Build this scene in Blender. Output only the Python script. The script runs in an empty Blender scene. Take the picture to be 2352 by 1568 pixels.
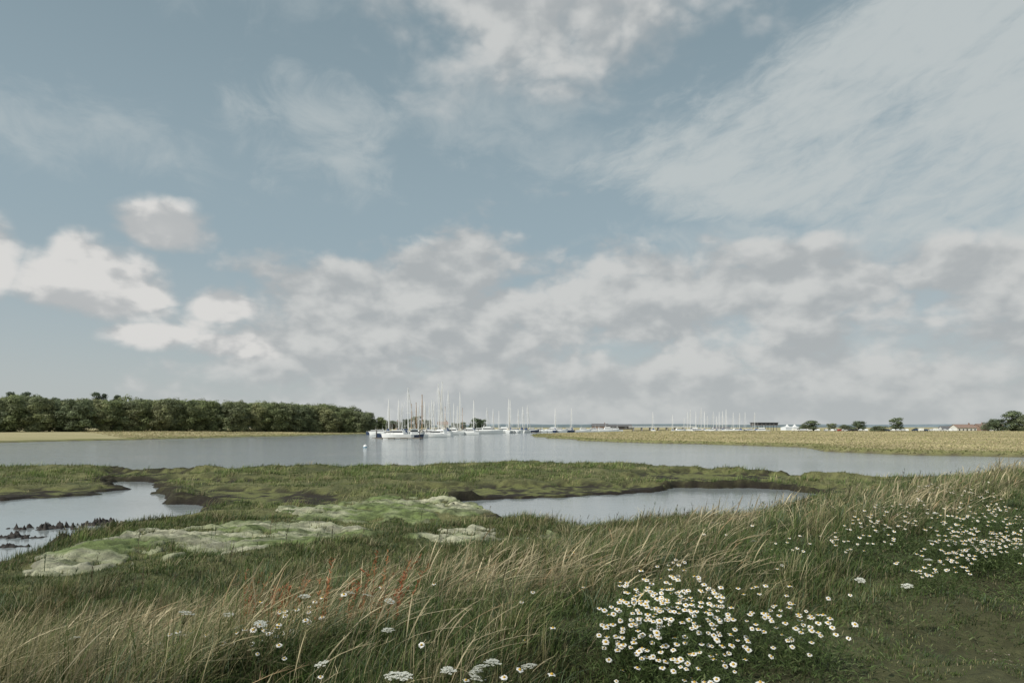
import bpy, math, random
import numpy as np
from mathutils import Vector, Matrix
random.seed(7); rng=np.random.default_rng(11)
scene=bpy.context.scene
COL=scene.collection
R=math.radians
# ------------------------------------------------------------------ helpers
def link(o): COL.objects.link(o); return o
def tag(o,label=None,cat=None,kind=None,group=None):
    if label: o["label"]=label
    if cat: o["category"]=cat
    if kind: o["kind"]=kind
    if group: o["group"]=group
    return o
def np_mesh(name,V,Q,C=None,mats=(),smooth=False,mi=None):
    V=np.asarray(V,dtype=np.float32).reshape(-1,3); Q=np.asarray(Q,dtype=np.int32)
    n=Q.shape[1]
    me=bpy.data.meshes.new(name)
    me.vertices.add(len(V)); me.vertices.foreach_set("co",V.ravel())
    me.loops.add(Q.size); me.loops.foreach_set("vertex_index",Q.ravel())
    me.polygons.add(len(Q)); me.polygons.foreach_set("loop_start",np.arange(0,Q.size,n,dtype=np.int32))
    me.polygons.foreach_set("loop_total",np.full(len(Q),n,dtype=np.int32))
    if smooth: me.polygons.foreach_set("use_smooth",np.ones(len(Q),dtype=bool))
    for m in mats: me.materials.append(m)
    if mi is not None: me.polygons.foreach_set("material_index",np.asarray(mi,dtype=np.int32))
    me.update(calc_edges=True)
    if C is not None:
        a=me.color_attributes.new("Col","FLOAT_COLOR","POINT")
        C4=np.ones((len(V),4),dtype=np.float32); C4[:,:C.shape[1]]=C
        a.data.foreach_set("color",C4.ravel())
    return me
def sstep(a,b,x):
    t=np.clip((x-a)/(b-a),0,1); return t*t*(3-2*t)
LAT=[np.random.default_rng(s).random((256,256)) for s in range(6)]
def vnoise(x,y,s=0):
    x=np.asarray(x,float);y=np.asarray(y,float)
    xi=np.floor(x).astype(int);yi=np.floor(y).astype(int);fx=x-xi;fy=y-yi
    fx=fx*fx*(3-2*fx);fy=fy*fy*(3-2*fy);L=LAT[s%6]
    g=lambda i,j:L[(xi+i)%256,(yi+j)%256]
    return (g(0,0)*(1-fx)+g(1,0)*fx)*(1-fy)+(g(0,1)*(1-fx)+g(1,1)*fx)*fy
def fbm(x,y,o=4,s=0):
    t=0;a=.5;n=0
    for i in range(o):
        t=t+a*vnoise(x*2**i+17.3*i,y*2**i+5.1*i,s+i);n+=a;a*=.55
    return t/n-.5
def sdf(poly,x,y):
    P=np.array(poly,float);d=np.full(x.shape,1e18);ins=np.zeros(x.shape,bool)
    for i in range(len(P)):
        ax,ay=P[i];bx,by=P[(i+1)%len(P)]
        ex,ey=bx-ax,by-ay;wx,wy=x-ax,y-ay
        t=np.clip((wx*ex+wy*ey)/(ex*ex+ey*ey),0,1)
        d=np.minimum(d,(wx-ex*t)**2+(wy-ey*t)**2)
        c=((ay>y)!=(by>y))
        with np.errstate(divide='ignore',invalid='ignore'):
            ins^=c&(x<(bx-ax)*(y-ay)/((by-ay) if by!=ay else 1e-9)+ax)
    return np.sqrt(d)*np.where(ins,1,-1)
# ------------------------------------------------------------------ materials
def new_mat(name):
    m=bpy.data.materials.new(name); m.use_nodes=True; nt=m.node_tree
    return m,nt,nt.nodes["Principled BSDF"]
def pmat(name,col,rough=.5,metal=0,noise=.12,scale=3.0):
    m,nt,b=new_mat(name)
    tc=nt.nodes.new("ShaderNodeTexCoord");n=nt.nodes.new("ShaderNodeTexNoise");n.inputs["Scale"].default_value=scale;n.inputs["Detail"].default_value=4
    nt.links.new(tc.outputs["Object"],n.inputs["Vector"])
    r=nt.nodes.new("ShaderNodeValToRGB");c=np.array(col)
    r.color_ramp.elements[0].position=.3;r.color_ramp.elements[1].position=.7
    r.color_ramp.elements[0].color=(*(c*(1-noise)),1);r.color_ramp.elements[1].color=(*np.minimum(c*(1+noise),1),1)
    nt.links.new(n.outputs["Fac"],r.inputs["Fac"]);nt.links.new(r.outputs["Color"],b.inputs["Base Color"])
    b.inputs["Roughness"].default_value=rough;b.inputs["Metallic"].default_value=metal
    return m
def leaf_mat(name,trans=.3):
    m=bpy.data.materials.new(name);m.use_nodes=True;nt=m.node_tree;nt.nodes.clear()
    out=nt.nodes.new("ShaderNodeOutputMaterial");a=nt.nodes.new("ShaderNodeAttribute");a.attribute_name="Col"
    d=nt.nodes.new("ShaderNodeBsdfPrincipled");d.inputs["Roughness"].default_value=.55;d.inputs["Specular IOR Level"].default_value=.3
    t=nt.nodes.new("ShaderNodeBsdfTranslucent");mx=nt.nodes.new("ShaderNodeMixShader");mx.inputs[0].default_value=trans
    tc=nt.nodes.new("ShaderNodeTexCoord");n=nt.nodes.new("ShaderNodeTexNoise");n.inputs["Scale"].default_value=1.3;n.inputs["Detail"].default_value=1
    nt.links.new(tc.outputs["Object"],n.inputs["Vector"])
    mr=nt.nodes.new("ShaderNodeMapRange");mr.inputs[1].default_value=.3;mr.inputs[2].default_value=.7;mr.inputs[3].default_value=.8;mr.inputs[4].default_value=1.2
    nt.links.new(n.outputs["Fac"],mr.inputs[0])
    mu=nt.nodes.new("ShaderNodeVectorMath");mu.operation='SCALE';nt.links.new(a.outputs["Color"],mu.inputs[0]);nt.links.new(mr.outputs[0],mu.inputs["Scale"])
    nt.links.new(mu.outputs[0],d.inputs["Base Color"]);nt.links.new(mu.outputs[0],t.inputs["Color"])
    nt.links.new(d.outputs[0],mx.inputs[1]);nt.links.new(t.outputs[0],mx.inputs[2]);nt.links.new(mx.outputs[0],out.inputs[0])
    return m
GRASS=leaf_mat("grass_blade",.3);LEAF=leaf_mat("foliage",.28);PETAL=leaf_mat("petal",.25)
WHITE=pmat("white_gelcoat",(.82,.83,.82),.35,noise=.04);BLUE=pmat("navy_hull",(.03,.05,.1),.35);RED=pmat("red_paint",(.35,.05,.04),.4)
GLASSD=pmat("dark_glass",(.02,.025,.03),.12);ALU=pmat("pale_aluminium",(.75,.75,.73),.4,0,noise=.03);CANV=pmat("blue_canvas",(.05,.09,.2),.8)
VARN=pmat("varnished_spruce",(.30,.17,.08),.5)
CANW=pmat("cream_canvas",(.6,.57,.5),.8);WOOD=pmat("weathered_wood",(.24,.19,.14),.85,noise=.3,scale=6);DARKW=pmat("dark_timber",(.06,.055,.05),.8,noise=.3);GREYW=pmat("grey_timber",(.14,.13,.12),.8,noise=.3)
BARK=pmat("bark",(.09,.07,.05),.9,noise=.4);RENDERW=pmat("white_render",(.62,.61,.57),.8);BRICK=pmat("brick_wall",(.26,.18,.14),.85,noise=.3)
TILE=pmat("clay_tile",(.26,.18,.145),.8,noise=.3,scale=2);SLATE=pmat("grey_slate",(.13,.13,.135),.7,noise=.25);TYRE=pmat("rubber",(.02,.02,.02),.8)
# ------------------------------------------------------------------ terrain
NEAR=[(-500,75),(-60,60),(-44,60),(-35,59.5),(-28,58.5),(-21,59),(-14.6,61),(-7,64),(2,68),(5.8,65),(12.6,62),(15.7,59.5),(21,56.5),(23.5,53),(25,49.5),(28,47.5),(34,48),(39,50),(60,56),(100,58),(500,20),(500,-500),(-500,-500)]
CREEK=[(-25,8.5),(-13.6,13.2),(-13.8,17.8),(-14.6,22.2),(-15.0,26.4),(-14.0,29.4),(-13.6,33.0),(-17.6,36.0),(-21.2,41.2),(-24.4,46.6),(-27.2,50.2),(-29.8,50.0),(-28.2,46.8),(-24.4,43),(-25,40),(-27.5,36.6),(-36,37.5),(-48,36),(-60,20),(-40,6)]
POND=[(-3.4,35.8),(-.4,37.8),(4.3,38.8),(8.4,41.6),(10.2,44.0),(13.0,45.0),(15.6,44.6),(17.4,42.8),(18.4,39.6),(16.2,36.2),(13.4,33.0),(11.4,30.2),(8.2,27.6),(5.6,26.4),(2.6,25.8),(.2,27.4),(-2.2,31.8)]
MUDS=[[(-18,37.5),(-12.5,31.5),(-9,33),(-8,38),(-14,41),(-20,42)],[(-6,36.5),(7.8,38.5),(10,44.5),(5,45.5),(-6,43)],[(-25,45),(-16,46.5),(-8,46),(-4,48.5),(-14,49.5),(-27,50.5)],
      [(9,45.5),(23,46.5),(23,55),(14,58),(10,56),(7,50)],[(-31,51),(-25,51),(-22,57),(-35,59)],[(-28,36),(-23,40),(-24,44),(-36,39.5)],[(17.8,36),(21.5,40),(20.5,45),(18.5,44)]]
FARL=[(-900,60),(-300,130),(-200,152),(-127,170),(-117,205),(-108,251),(-95,320),(-81,392),(-66,470),(-45,560),(-20,640),(-20,7000),(-7000,7000),(-7000,60)]
FARR=[(400,70),(68,91),(57,96.5),(51,112),(57,133),(49,146),(34,165),(20,195),(12,240),(8,299),(14,350),(40,420),(84,490),(150,505),(230,510),(420,500),(7000,500),(7000,70)]
BACK=[(-60,660),(60,680),(130,640),(260,560),(420,490),(7000,490),(7000,7000),(-60,7000)]
def U(x,y): return -.68*(x-2.65)+.73*(y-4.5)
def terrain(x,y):
    x=np.asarray(x,float);y=np.asarray(y,float)
    wx=x+fbm(x*.45,y*.45,4,0)*2.2+fbm(x*1.8,y*1.8,3,3)*1.0; wy=y+fbm(x*.45+40,y*.45+9,4,1)*2.2+fbm(x*1.8+7,y*1.8,3,4)*1.0
    sN=sdf(NEAR,wx,wy); sC=sdf(CREEK,wx,wy); sP=sdf(POND,wx,wy)
    d=np.minimum(np.minimum(sN,-sC),-sP)
    mud=np.zeros(x.shape)
    for m in MUDS: mud=np.maximum(mud,sstep(-.3,.9,sdf(m,wx,wy)))
    u=U(x,y)
    bank=sstep(12.5,2.0,u+fbm(x*.3,y*.3,3,2)*3)
    mud=mud*(1-bank)
    hum=fbm(x*.35,y*.35,4,2); det=fbm(x*1.6,y*1.6,3,3)
    zm=.42+hum*.55+det*.28
    ridge=sstep(3.2,1.0,sN)*sstep(0,1,sN)*.2*(1-mud)
    zm=zm+ridge
    zmud=.11+hum*.18+det*.2
    zland=zm*(1-mud)+zmud*mud
    z=-.5+(zland+.5)*sstep(-.6,.4,d)
    z=z+bank*(1.85+.1*hum)*sstep(-.5,2,d)
    out={'u':u,'d':d,'mud':mud,'bank':bank}
    fx=x+fbm(x*.05,y*.05,4,0)*14*sstep(60,200,y);fy=y+fbm(x*.05+9,y*.05+3,4,1)*9
    sL=sdf(FARL,fx,fy);sRt=sdf(FARR,fx,fy);sB=sdf(BACK,fx,fy)
    n2=fbm(x*.12,y*.12,4,4)
    zL=-.5+(1.0+n2*.3)*sstep(-1,1.5,sL)+1.35*sstep(8,60,sL)
    zR=-.5+(1.0+n2*.25)*sstep(-1,1.5,sRt)+.75*sstep(260,460,y)*sstep(0,30,sRt)
    zB=-.5+2.0*sstep(-2,20,sB)
    zf=np.maximum(np.maximum(zL,zR),zB)
    out['far']=np.maximum(np.maximum(sL,sRt),sB)
    z=np.where(y>80,zf,np.maximum(z,np.where(y>66,zf,-9)))
    out['isfar']=(y>80)
    return z,out
def axis(lo,hi,step,outer_lo,outer_hi,mid,midstep):
    a=list(np.arange(lo,hi,step))
    p=hi;s=step
    while p<outer_hi:
        a.append(p); s=min(s*1.12,midstep) if p<mid else s*1.25
        p+=s
    a.append(outer_hi)
    p=lo;s=step;b=[]
    while p>outer_lo:
        s=min(s*1.12,midstep) if p>-mid else s*1.25
        p-=s;b.append(max(p,outer_lo))
    return np.array(b[::-1]+a)
xs=axis(-42,42,.22,-7000,7000,380,1.8); ys=axis(-4,70,.2,-400,7000,560,1.5)
X,Y=np.meshgrid(xs,ys); Z,T=terrain(X,Y)
nx,ny=len(xs),len(ys)
idx=np.arange(nx*ny).reshape(ny,nx)
Q=np.stack([idx[:-1,:-1],idx[:-1,1:],idx[1:,1:],idx[1:,:-1]],-1).reshape(-1,4)
def hcol(x,y,z,T):
    def m(a,b,t): return a*(1-t[...,None])+b*t[...,None]
    c=lambda *v: np.array(v)*np.ones(x.shape+(3,))
    n=fbm(x*.5,y*.5,4,5);n2=fbm(x*2.5,y*2.5,3,1)
    base=m(c(.075,.085,.035),c(.16,.16,.07),np.clip(.5+n*2+n2,0,1))
    mudc=m(c(.03,.025,.018),c(.14,.15,.055),sstep(-.08,.14,n+n2*1.1))
    lowm=np.clip(T['mud'],0,1); edge=sstep(.26,.12,z)
    base=m(base,mudc,np.maximum(lowm*.95,edge*(~T['isfar'])))
    base=m(base,c(.018,.014,.011),sstep(1.1,.3,T['d']+n2*1.2)*(~T['isfar'])*.88)
    bankc=m(c(.05,.05,.025),c(.095,.10,.042),np.clip(.5+n*2.5,0,1))
    base=m(base,bankc,T['bank']*.9)
    path=sstep(-.3,-1.5,T['u']+n*2.6+n2)*T['bank']
    base=m(base,m(c(.14,.11,.08),c(.22,.185,.145),np.clip(.5+n2*2,0,1)),path*np.clip(.8+n*2+n2*2,0,1))
    gold=m(c(.40,.35,.20),c(.32,.295,.15),np.clip(.4+fbm(x*.03,y*.05,4,2)*2.5,0,1))
    gold=m(gold,c(.18,.19,.07),sstep(8,.3,T['far']+n*6)*.85)
    gold=m(gold,c(.10,.085,.055),sstep(.3,.05,z))
    base=m(base,gold,T['isfar'].astype(float))
    return base
Cc=hcol(X,Y,Z,T)
MG,nt,b=new_mat("ground_soil")
a=nt.nodes.new("ShaderNodeAttribute");a.attribute_name="Col"
tc=nt.nodes.new("ShaderNodeTexCoord")
n=nt.nodes.new("ShaderNodeTexNoise");n.inputs["Scale"].default_value=9;n.inputs["Detail"].default_value=8;n.inputs["Roughness"].default_value=.7
nt.links.new(tc.outputs["Object"],n.inputs["Vector"])
mr=nt.nodes.new("ShaderNodeMapRange");mr.inputs[1].default_value=.3;mr.inputs[2].default_value=.7;mr.inputs[3].default_value=.6;mr.inputs[4].default_value=1.4
nt.links.new(n.outputs["Fac"],mr.inputs[0])
mu=nt.nodes.new("ShaderNodeVectorMath");mu.operation='SCALE';nt.links.new(a.outputs["Color"],mu.inputs[0]);nt.links.new(mr.outputs[0],mu.inputs["Scale"])
nt.links.new(mu.outputs[0],b.inputs["Base Color"]);b.inputs["Roughness"].default_value=.85;b.inputs["Specular IOR Level"].default_value=.25
bp=nt.nodes.new("ShaderNodeBump");bp.inputs["Distance"].default_value=.07;bp.inputs["Strength"].default_value=.9
nt.links.new(n.outputs["Fac"],bp.inputs["Height"]);nt.links.new(bp.outputs[0],b.inputs["Normal"])
g=link(bpy.data.objects.new("ground",np_mesh("ground",np.stack([X,Y,Z],-1),Q,Cc.reshape(-1,3),[MG],True)))
tag(g,"salt marsh and grassy bank with muddy edges and gravel path","ground","structure")
# water
MW,nt,b=new_mat("estuary_water")
b.inputs["Base Color"].default_value=(.26,.295,.305,1);b.inputs["Roughness"].default_value=.08;b.inputs["IOR"].default_value=1.36
tc=nt.nodes.new("ShaderNodeTexCoord")
mp=nt.nodes.new("ShaderNodeMapping");mp.inputs["Scale"].default_value=(.5,1.3,1);nt.links.new(tc.outputs["Object"],mp.inputs["Vector"])
n1=nt.nodes.new("ShaderNodeTexNoise");n1.inputs["Scale"].default_value=1.5;n1.inputs["Detail"].default_value=6;n1.inputs["Roughness"].default_value=.65
n2=nt.nodes.new("ShaderNodeTexNoise");n2.inputs["Scale"].default_value=.06;n2.inputs["Detail"].default_value=3
nt.links.new(mp.outputs[0],n1.inputs["Vector"]);nt.links.new(mp.outputs[0],n2.inputs["Vector"])
sp=nt.nodes.new("ShaderNodeSeparateXYZ");nt.links.new(tc.outputs["Object"],sp.inputs[0])
m1=nt.nodes.new("ShaderNodeMapRange");m1.inputs[1].default_value=48;m1.inputs[2].default_value=66;m1.inputs[3].default_value=.08;m1.inputs[4].default_value=.6
nt.links.new(sp.outputs["Y"],m1.inputs[0])
m2=nt.nodes.new("ShaderNodeMapRange");m2.inputs[1].default_value=.35;m2.inputs[2].default_value=.65;m2.inputs[3].default_value=.5;m2.inputs[4].default_value=1.3
nt.links.new(n2.outputs["Fac"],m2.inputs[0])
mm=nt.nodes.new("ShaderNodeMath");mm.operation='MULTIPLY';nt.links.new(m1.outputs[0],mm.inputs[0]);nt.links.new(m2.outputs[0],mm.inputs[1])
bp=nt.nodes.new("ShaderNodeBump");bp.inputs["Distance"].default_value=.18
nt.links.new(mm.outputs[0],bp.inputs["Strength"]);nt.links.new(n1.outputs["Fac"],bp.inputs["Height"]);nt.links.new(bp.outputs[0],b.inputs["Normal"])
wv=np.array([(-7000,-400,0),(7000,-400,0),(7000,7000,0),(-7000,7000,0)])
w=link(bpy.data.objects.new("water",np_mesh("water",wv,[[0,1,2,3]],mats=[MW])))
tag(w,"rippled grey-blue tidal river with calm creek and pool","water","structure")
# hills, with distance haze put into their blue-grey base colours
def hills(name,y0,h,x0,x1,col,label,seed):
    n=200;xx=np.linspace(x0,x1,n);hh=h*(.45+.9*(fbm(xx*.0012+seed,xx*0+seed,3,seed)+.5))+fbm(xx*.02,xx*0,3,seed)*h*.12
    fade=np.clip(np.minimum(xx-x0,x1-xx)/400,0,1)**.5
    V=[];prof=[(-300,0),(-150,.55),(-60,.85),(0,1),(400,.6)]
    for (dy,f) in prof: V.append(np.stack([xx,np.full(n,y0+dy),hh*f*fade+.6],-1))
    V=np.concatenate(V);ii=np.arange(len(prof)*n).reshape(-1,n)
    q=np.stack([ii[:-1,:-1],ii[:-1,1:],ii[1:,1:],ii[1:,:-1]],-1).reshape(-1,4)
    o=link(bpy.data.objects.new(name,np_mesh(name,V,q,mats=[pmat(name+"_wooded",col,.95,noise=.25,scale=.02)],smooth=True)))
    tag(o,label,"hills","structure")
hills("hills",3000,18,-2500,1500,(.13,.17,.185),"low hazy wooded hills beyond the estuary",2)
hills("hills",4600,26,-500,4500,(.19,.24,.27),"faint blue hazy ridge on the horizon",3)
# ------------------------------------------------------------------ vegetation
def blades(P,h,w,ld,lean,col,levels=4,prof=None,tipcol=None,pw=1.8,seed=0):
    N=len(P);r=np.random.default_rng(seed)
    yaw=r.uniform(0,math.pi,N);fx,fy=np.cos(yaw),np.sin(yaw)
    ts=np.linspace(0,1,levels)
    if prof is None: prof=1-ts*.85
    V=np.zeros((N,levels,2,3),np.float32);C=np.zeros((N,levels,2,3),np.float32)
    for i,t in enumerate(ts):
        s=lean*t**pw
        cx=P[:,0]+ld[:,0]*h*s;cy=P[:,1]+ld[:,1]*h*s
        cz=P[:,2]+h*t*(1-.35*np.minimum(lean,1.6)*t**pw)-.02
        hw=w*prof[i]*.5
        V[:,i,0]=np.stack([cx-fx*hw,cy-fy*hw,cz],-1);V[:,i,1]=np.stack([cx+fx*hw,cy+fy*hw,cz],-1)
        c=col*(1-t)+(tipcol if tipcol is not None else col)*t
        C[:,i,0]=c;C[:,i,1]=c
    base=(np.arange(N)*levels*2)[:,None,None];l=np.arange(levels-1)[None,:,None]*2
    q=base+l+np.array([0,1,3,2])[None,None,:]
    return V.reshape(-1,3),q.reshape(-1,4),C.reshape(-1,3)
def join(parts):
    Vs,Qs,Cs=[],[],[];o=0
    for v,q,c in parts: Vs.append(v);Qs.append(q+o);Cs.append(c);o+=len(v)
    return np.concatenate(Vs),np.concatenate(Qs),np.concatenate(Cs)
def stuff(name,parts,mat,label,cat):
    V,Q,C=join(parts);o=link(bpy.data.objects.new(name,np_mesh(name,V,Q,C,[mat])));tag(o,label,cat,"stuff");return o
def winddir(N,spread=.5,r=rng,mean=None):
    a=r.normal(R(10),spread,N)
    if mean is not None: a=a+mean
    return np.stack([np.cos(a),np.sin(a)],-1)
def pick(cols,wts,N,jit=.2):
    i=rng.choice(len(cols),N,p=np.array(wts)/sum(wts));c=np.array(cols)[i]
    return c*(1+rng.uniform(-jit,jit,(N,1)))
MATS=[[(-13,18.5),(-12.0,24),(-9,26),(-6.0,25),(-4.0,22.5),(-7.5,19.0),(-11,16.6)],[(-9.5,30),(-6,34.5),(-1.2,33.5),(-1.0,29.0),(-4.0,26),(-8,27)],[(-3.2,21.0),(-1.4,24.0),(1.2,23.4),(.4,21.2)],[(1.7,19.0),(3,21.4),(7.8,21.4),(7.6,19.0),(4,18.2)]]
def matmask(x,y):
    wx=x+fbm(x*.6,y*.6,5,1)*4.2;wy=y+fbm(x*.6+5,y*.6,5,2)*4.2
    return [sdf(m,wx,wy) for m in MATS]
def mathole(x,y): return fbm(x*.6,y*1.2,3,0)+.75*fbm(x*2.2,y*3.6,4,3)
HC=.12
def matcover(x,y):
    mm=np.max(matmask(x,y),0); return sstep(-.3,.7,mm)*sstep(HC+.04,HC-.16,mathole(x,y))
def matfront(x,y):
    return sstep(-1.5,0,np.max(matmask(x,y+1.0),0))
def sample(N,y0,y1,pw=1.0,sp=.85,pad=1.0):
    y=y0+(y1-y0)*rng.random(N)**pw;x=rng.uniform(-1,1,N)*(sp*y+pad);return x,y
def bank_grass():
    parts=[]
    NT=38000;x,y=sample(NT,2.0,27,1.15)
    z,T=terrain(x,y);u=T['u'];mc=matcover(x,y)
    pn=fbm(x*.55,y*.55,4,4);pn2=fbm(x*1.9,y*1.9,3,0)
    pr=np.clip(sstep(-1.8,-.3,u+fbm(x*.8,y*.8,3,1)*2.6+fbm(x*3,y*3,2,2)),.28,1)
    keep=(T['d']>.1)&(rng.random(NT)<pr)&(rng.random(NT)>mc*.93)&(T['mud']<.5)
    x,y,u,pn,pn2=[v[keep] for v in(x,y,u,pn,pn2)];NT=len(x)
    tall=sstep(.7,2.6,u)*(.55+.45*sstep(17,9,u))*(1-.5*matfront(x,y))
    th=(.05+.36*tall)*(.8+pn*1.5+pn2*1.4)*rng.uniform(.5,1.45,NT)
    tl=rng.uniform(.1,1.0,NT);ta=rng.normal(R(10),.9,NT)
    g=pick([(.05,.085,.024),(.085,.13,.036),(.13,.17,.055),(.125,.17,.10),(.20,.195,.09)],[4.5,4.5,2.6,2,1],NT,.32)
    isdry=rng.random(NT)<np.clip((.15+pn*1.9+pn2*1.2)*tall,0,.65)
    d2=pick([(.29,.255,.14),(.44,.385,.24),(.20,.195,.09),(.24,.165,.085)],[3,2.2,3,.4],NT,.3)
    tcx=np.where(isdry[:,None],d2,g)
    nb=13;k=np.repeat(np.arange(NT),nb);N=len(k)
    sg=(.028+.006*y[k])*1.15;bx=x[k]+rng.normal(0,1,N)*sg;by=y[k]+rng.normal(0,1,N)*sg;bz,Tb=terrain(bx,by)
    ok=(Tb['d']>.1);k,bx,by,bz=k[ok],bx[ok],by[ok],bz[ok];N=len(k)
    out_=np.arctan2(by-y[k],bx-x[k]);ww=rng.normal(0,.5,N)
    ax=np.cos(ta[k]+ww)*1.0+np.cos(out_)*.75;ay=np.sin(ta[k]+ww)*1.0+np.sin(out_)*.75;L_=np.hypot(ax,ay)+1e-6
    h=np.clip(th[k]*rng.uniform(.45,1.25,N),.025,.85)
    c=tcx[k]*(1+rng.uniform(-.28,.28,(N,1)));mix=rng.random(N)<.10;c[mix]=pick([(.36,.31,.19),(.26,.23,.12)],[1,1],int(mix.sum()))
    parts.append(blades(np.stack([bx,by,bz],-1),h,(.0038+.00068*by)*rng.uniform(.6,1.6,N),np.stack([ax/L_,ay/L_],-1),np.clip(tl[k]+rng.normal(0,.25,N),.05,1.4)*(.5+.5*tall[k]),c*.42,4,tipcol=c*1.3,seed=1))  # dark roots and pale tips: shade between blades put into the colour
    return parts
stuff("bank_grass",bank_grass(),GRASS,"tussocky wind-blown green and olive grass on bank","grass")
def tall_grass():
    parts=[]
    N=56000;x,y=sample(N,2.1,27,1.1)
    z,T=terrain(x,y);u=T['u'];pn=fbm(x*.5+3,y*.5,4,3)+1.1*fbm(x*2.1,y*2.1,3,5)
    strip=sstep(1.5,2.8,u)*sstep(15,7,u+fbm(x*.3,y*.3,3,1)*6)+.7*sstep(5,9,x)*sstep(2,3.5,u)*sstep(9,7,u)
    mc=np.maximum(matcover(x,y),matfront(x,y))
    left=1-.45*sstep(-1,-5,x)*sstep(9,5,y)
    keep=(T['d']>.5)&(mc<.3)&(rng.random(N)<np.clip(strip*left*(-.06+pn*2.1),0.0,.5));x,y,z,u=[v[keep] for v in(x,y,z,u)];N=len(x)
    P=np.stack([x,y,z],-1);h=rng.uniform(.34,.88,N)*(.75+.25*sstep(12,8,u));ld=winddir(N,.5,mean=fbm(x*.8,y*.8,2,1)*1.8);lean=rng.uniform(.15,1.25,N)
    c=pick([(.37,.32,.195),(.52,.45,.29),(.26,.225,.13),(.34,.25,.14)],[4,3,2.4,1.0],N,.3)
    wd=.0021+.00044*y
    prof=np.array([.7,.6,.5,.5,.5,1.6,2.5,2.0,.4])
    parts.append(blades(P,h,wd,ld,lean,c*.5,9,prof,tipcol=c*1.2,seed=2))  # stalk colour darkened toward the root to paint in shade
    k=np.repeat(np.arange(N),7);t=rng.uniform(.68,.99,len(k));s=lean[k]*t**1.8
    Pp=np.stack([x[k]+ld[k,0]*h[k]*s,y[k]+ld[k,1]*h[k]*s,z[k]+h[k]*t*(1-.35*np.minimum(lean[k],1.6)*t**1.8)],-1)
    l2=winddir(len(k),.8)
    parts.append(blades(Pp,rng.uniform(.015,.05,len(k)),wd[k]*1.0,l2,rng.uniform(.6,1.8,len(k)),c[k],2,np.array([1.,.4]),tipcol=c[k]*1.15,seed=4))
    return parts
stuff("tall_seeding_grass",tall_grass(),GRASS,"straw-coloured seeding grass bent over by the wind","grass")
DRIFT=[(1.05,5.1,.36,.38,120),(1.75,5.3,.36,.34,120),(.7,4.55,.3,.3,30),(.62,3.75,.28,.18,70),(1.0,3.6,.25,.2,30),(1.5,4.2,.35,.3,14),(1.3,6.2,.4,.4,34),(-.35,3.55,.5,.2,60),(-1.9,5.3,.5,.3,28),(-1.1,4.2,.6,.3,20),
 (4.7,7.9,.45,.45,80),(5.6,9.3,.5,.6,170),(6.6,9.2,.45,.6,160),(7.8,11.2,.8,.8,150),(4.4,9.6,.5,.5,40),(10,14,1.2,1.4,80)]
random.seed(21);CL=[]
for cx,cy,sx_,sy_,n_ in DRIFT:
    for _ in range(max(2,n_//13)): CL.append((random.gauss(cx,sx_),random.gauss(cy,sy_)))
def leafy():
    CA_=np.array(CL)
    N=90000;x,y=sample(N,2.4,15,1.1);z,T=terrain(x,y);u=T['u'];pn=fbm(x*.9,y*.9,3,2)
    k=(rng.random(N)<np.clip(sstep(-1.6,.4,u)*sstep(4.6,2.4,u)*(.25+pn*3),0,1))
    x,y,z,u=x[k],y[k],z[k],u[k]
    M=44000;i=rng.integers(0,len(CA_),M);r_=.15+.011*CA_[i,1];bx=CA_[i,0]+rng.normal(0,1,M)*r_;by=CA_[i,1]+rng.normal(0,1,M)*r_;bz,_=terrain(bx,by)
    hh=.33*np.exp(-((bx-CA_[i,0])**2+(by-CA_[i,1])**2)/(2*(r_*1.2)**2))*rng.uniform(.2,1,M)
    N=len(x)+M;st=np.concatenate([rng.uniform(.02,.26,len(x))*sstep(-1,1.5,u),hh]);x=np.concatenate([x,bx]);y=np.concatenate([y,by]);z=np.concatenate([z,bz])
    a=rng.uniform(0,6.28,N)
    P=np.stack([x,y,z+st],-1);c=pick([(.06,.095,.028),(.10,.145,.045),(.16,.195,.08)],[3,3,1.4],N,.3)
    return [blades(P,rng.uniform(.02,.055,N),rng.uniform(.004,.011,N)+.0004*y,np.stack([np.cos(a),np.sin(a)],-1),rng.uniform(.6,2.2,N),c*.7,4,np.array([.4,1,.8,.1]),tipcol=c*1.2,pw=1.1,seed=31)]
stuff("leafy_herbs",leafy(),GRASS,"leafy green herbs tangled in the bank turf","plants")
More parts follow.
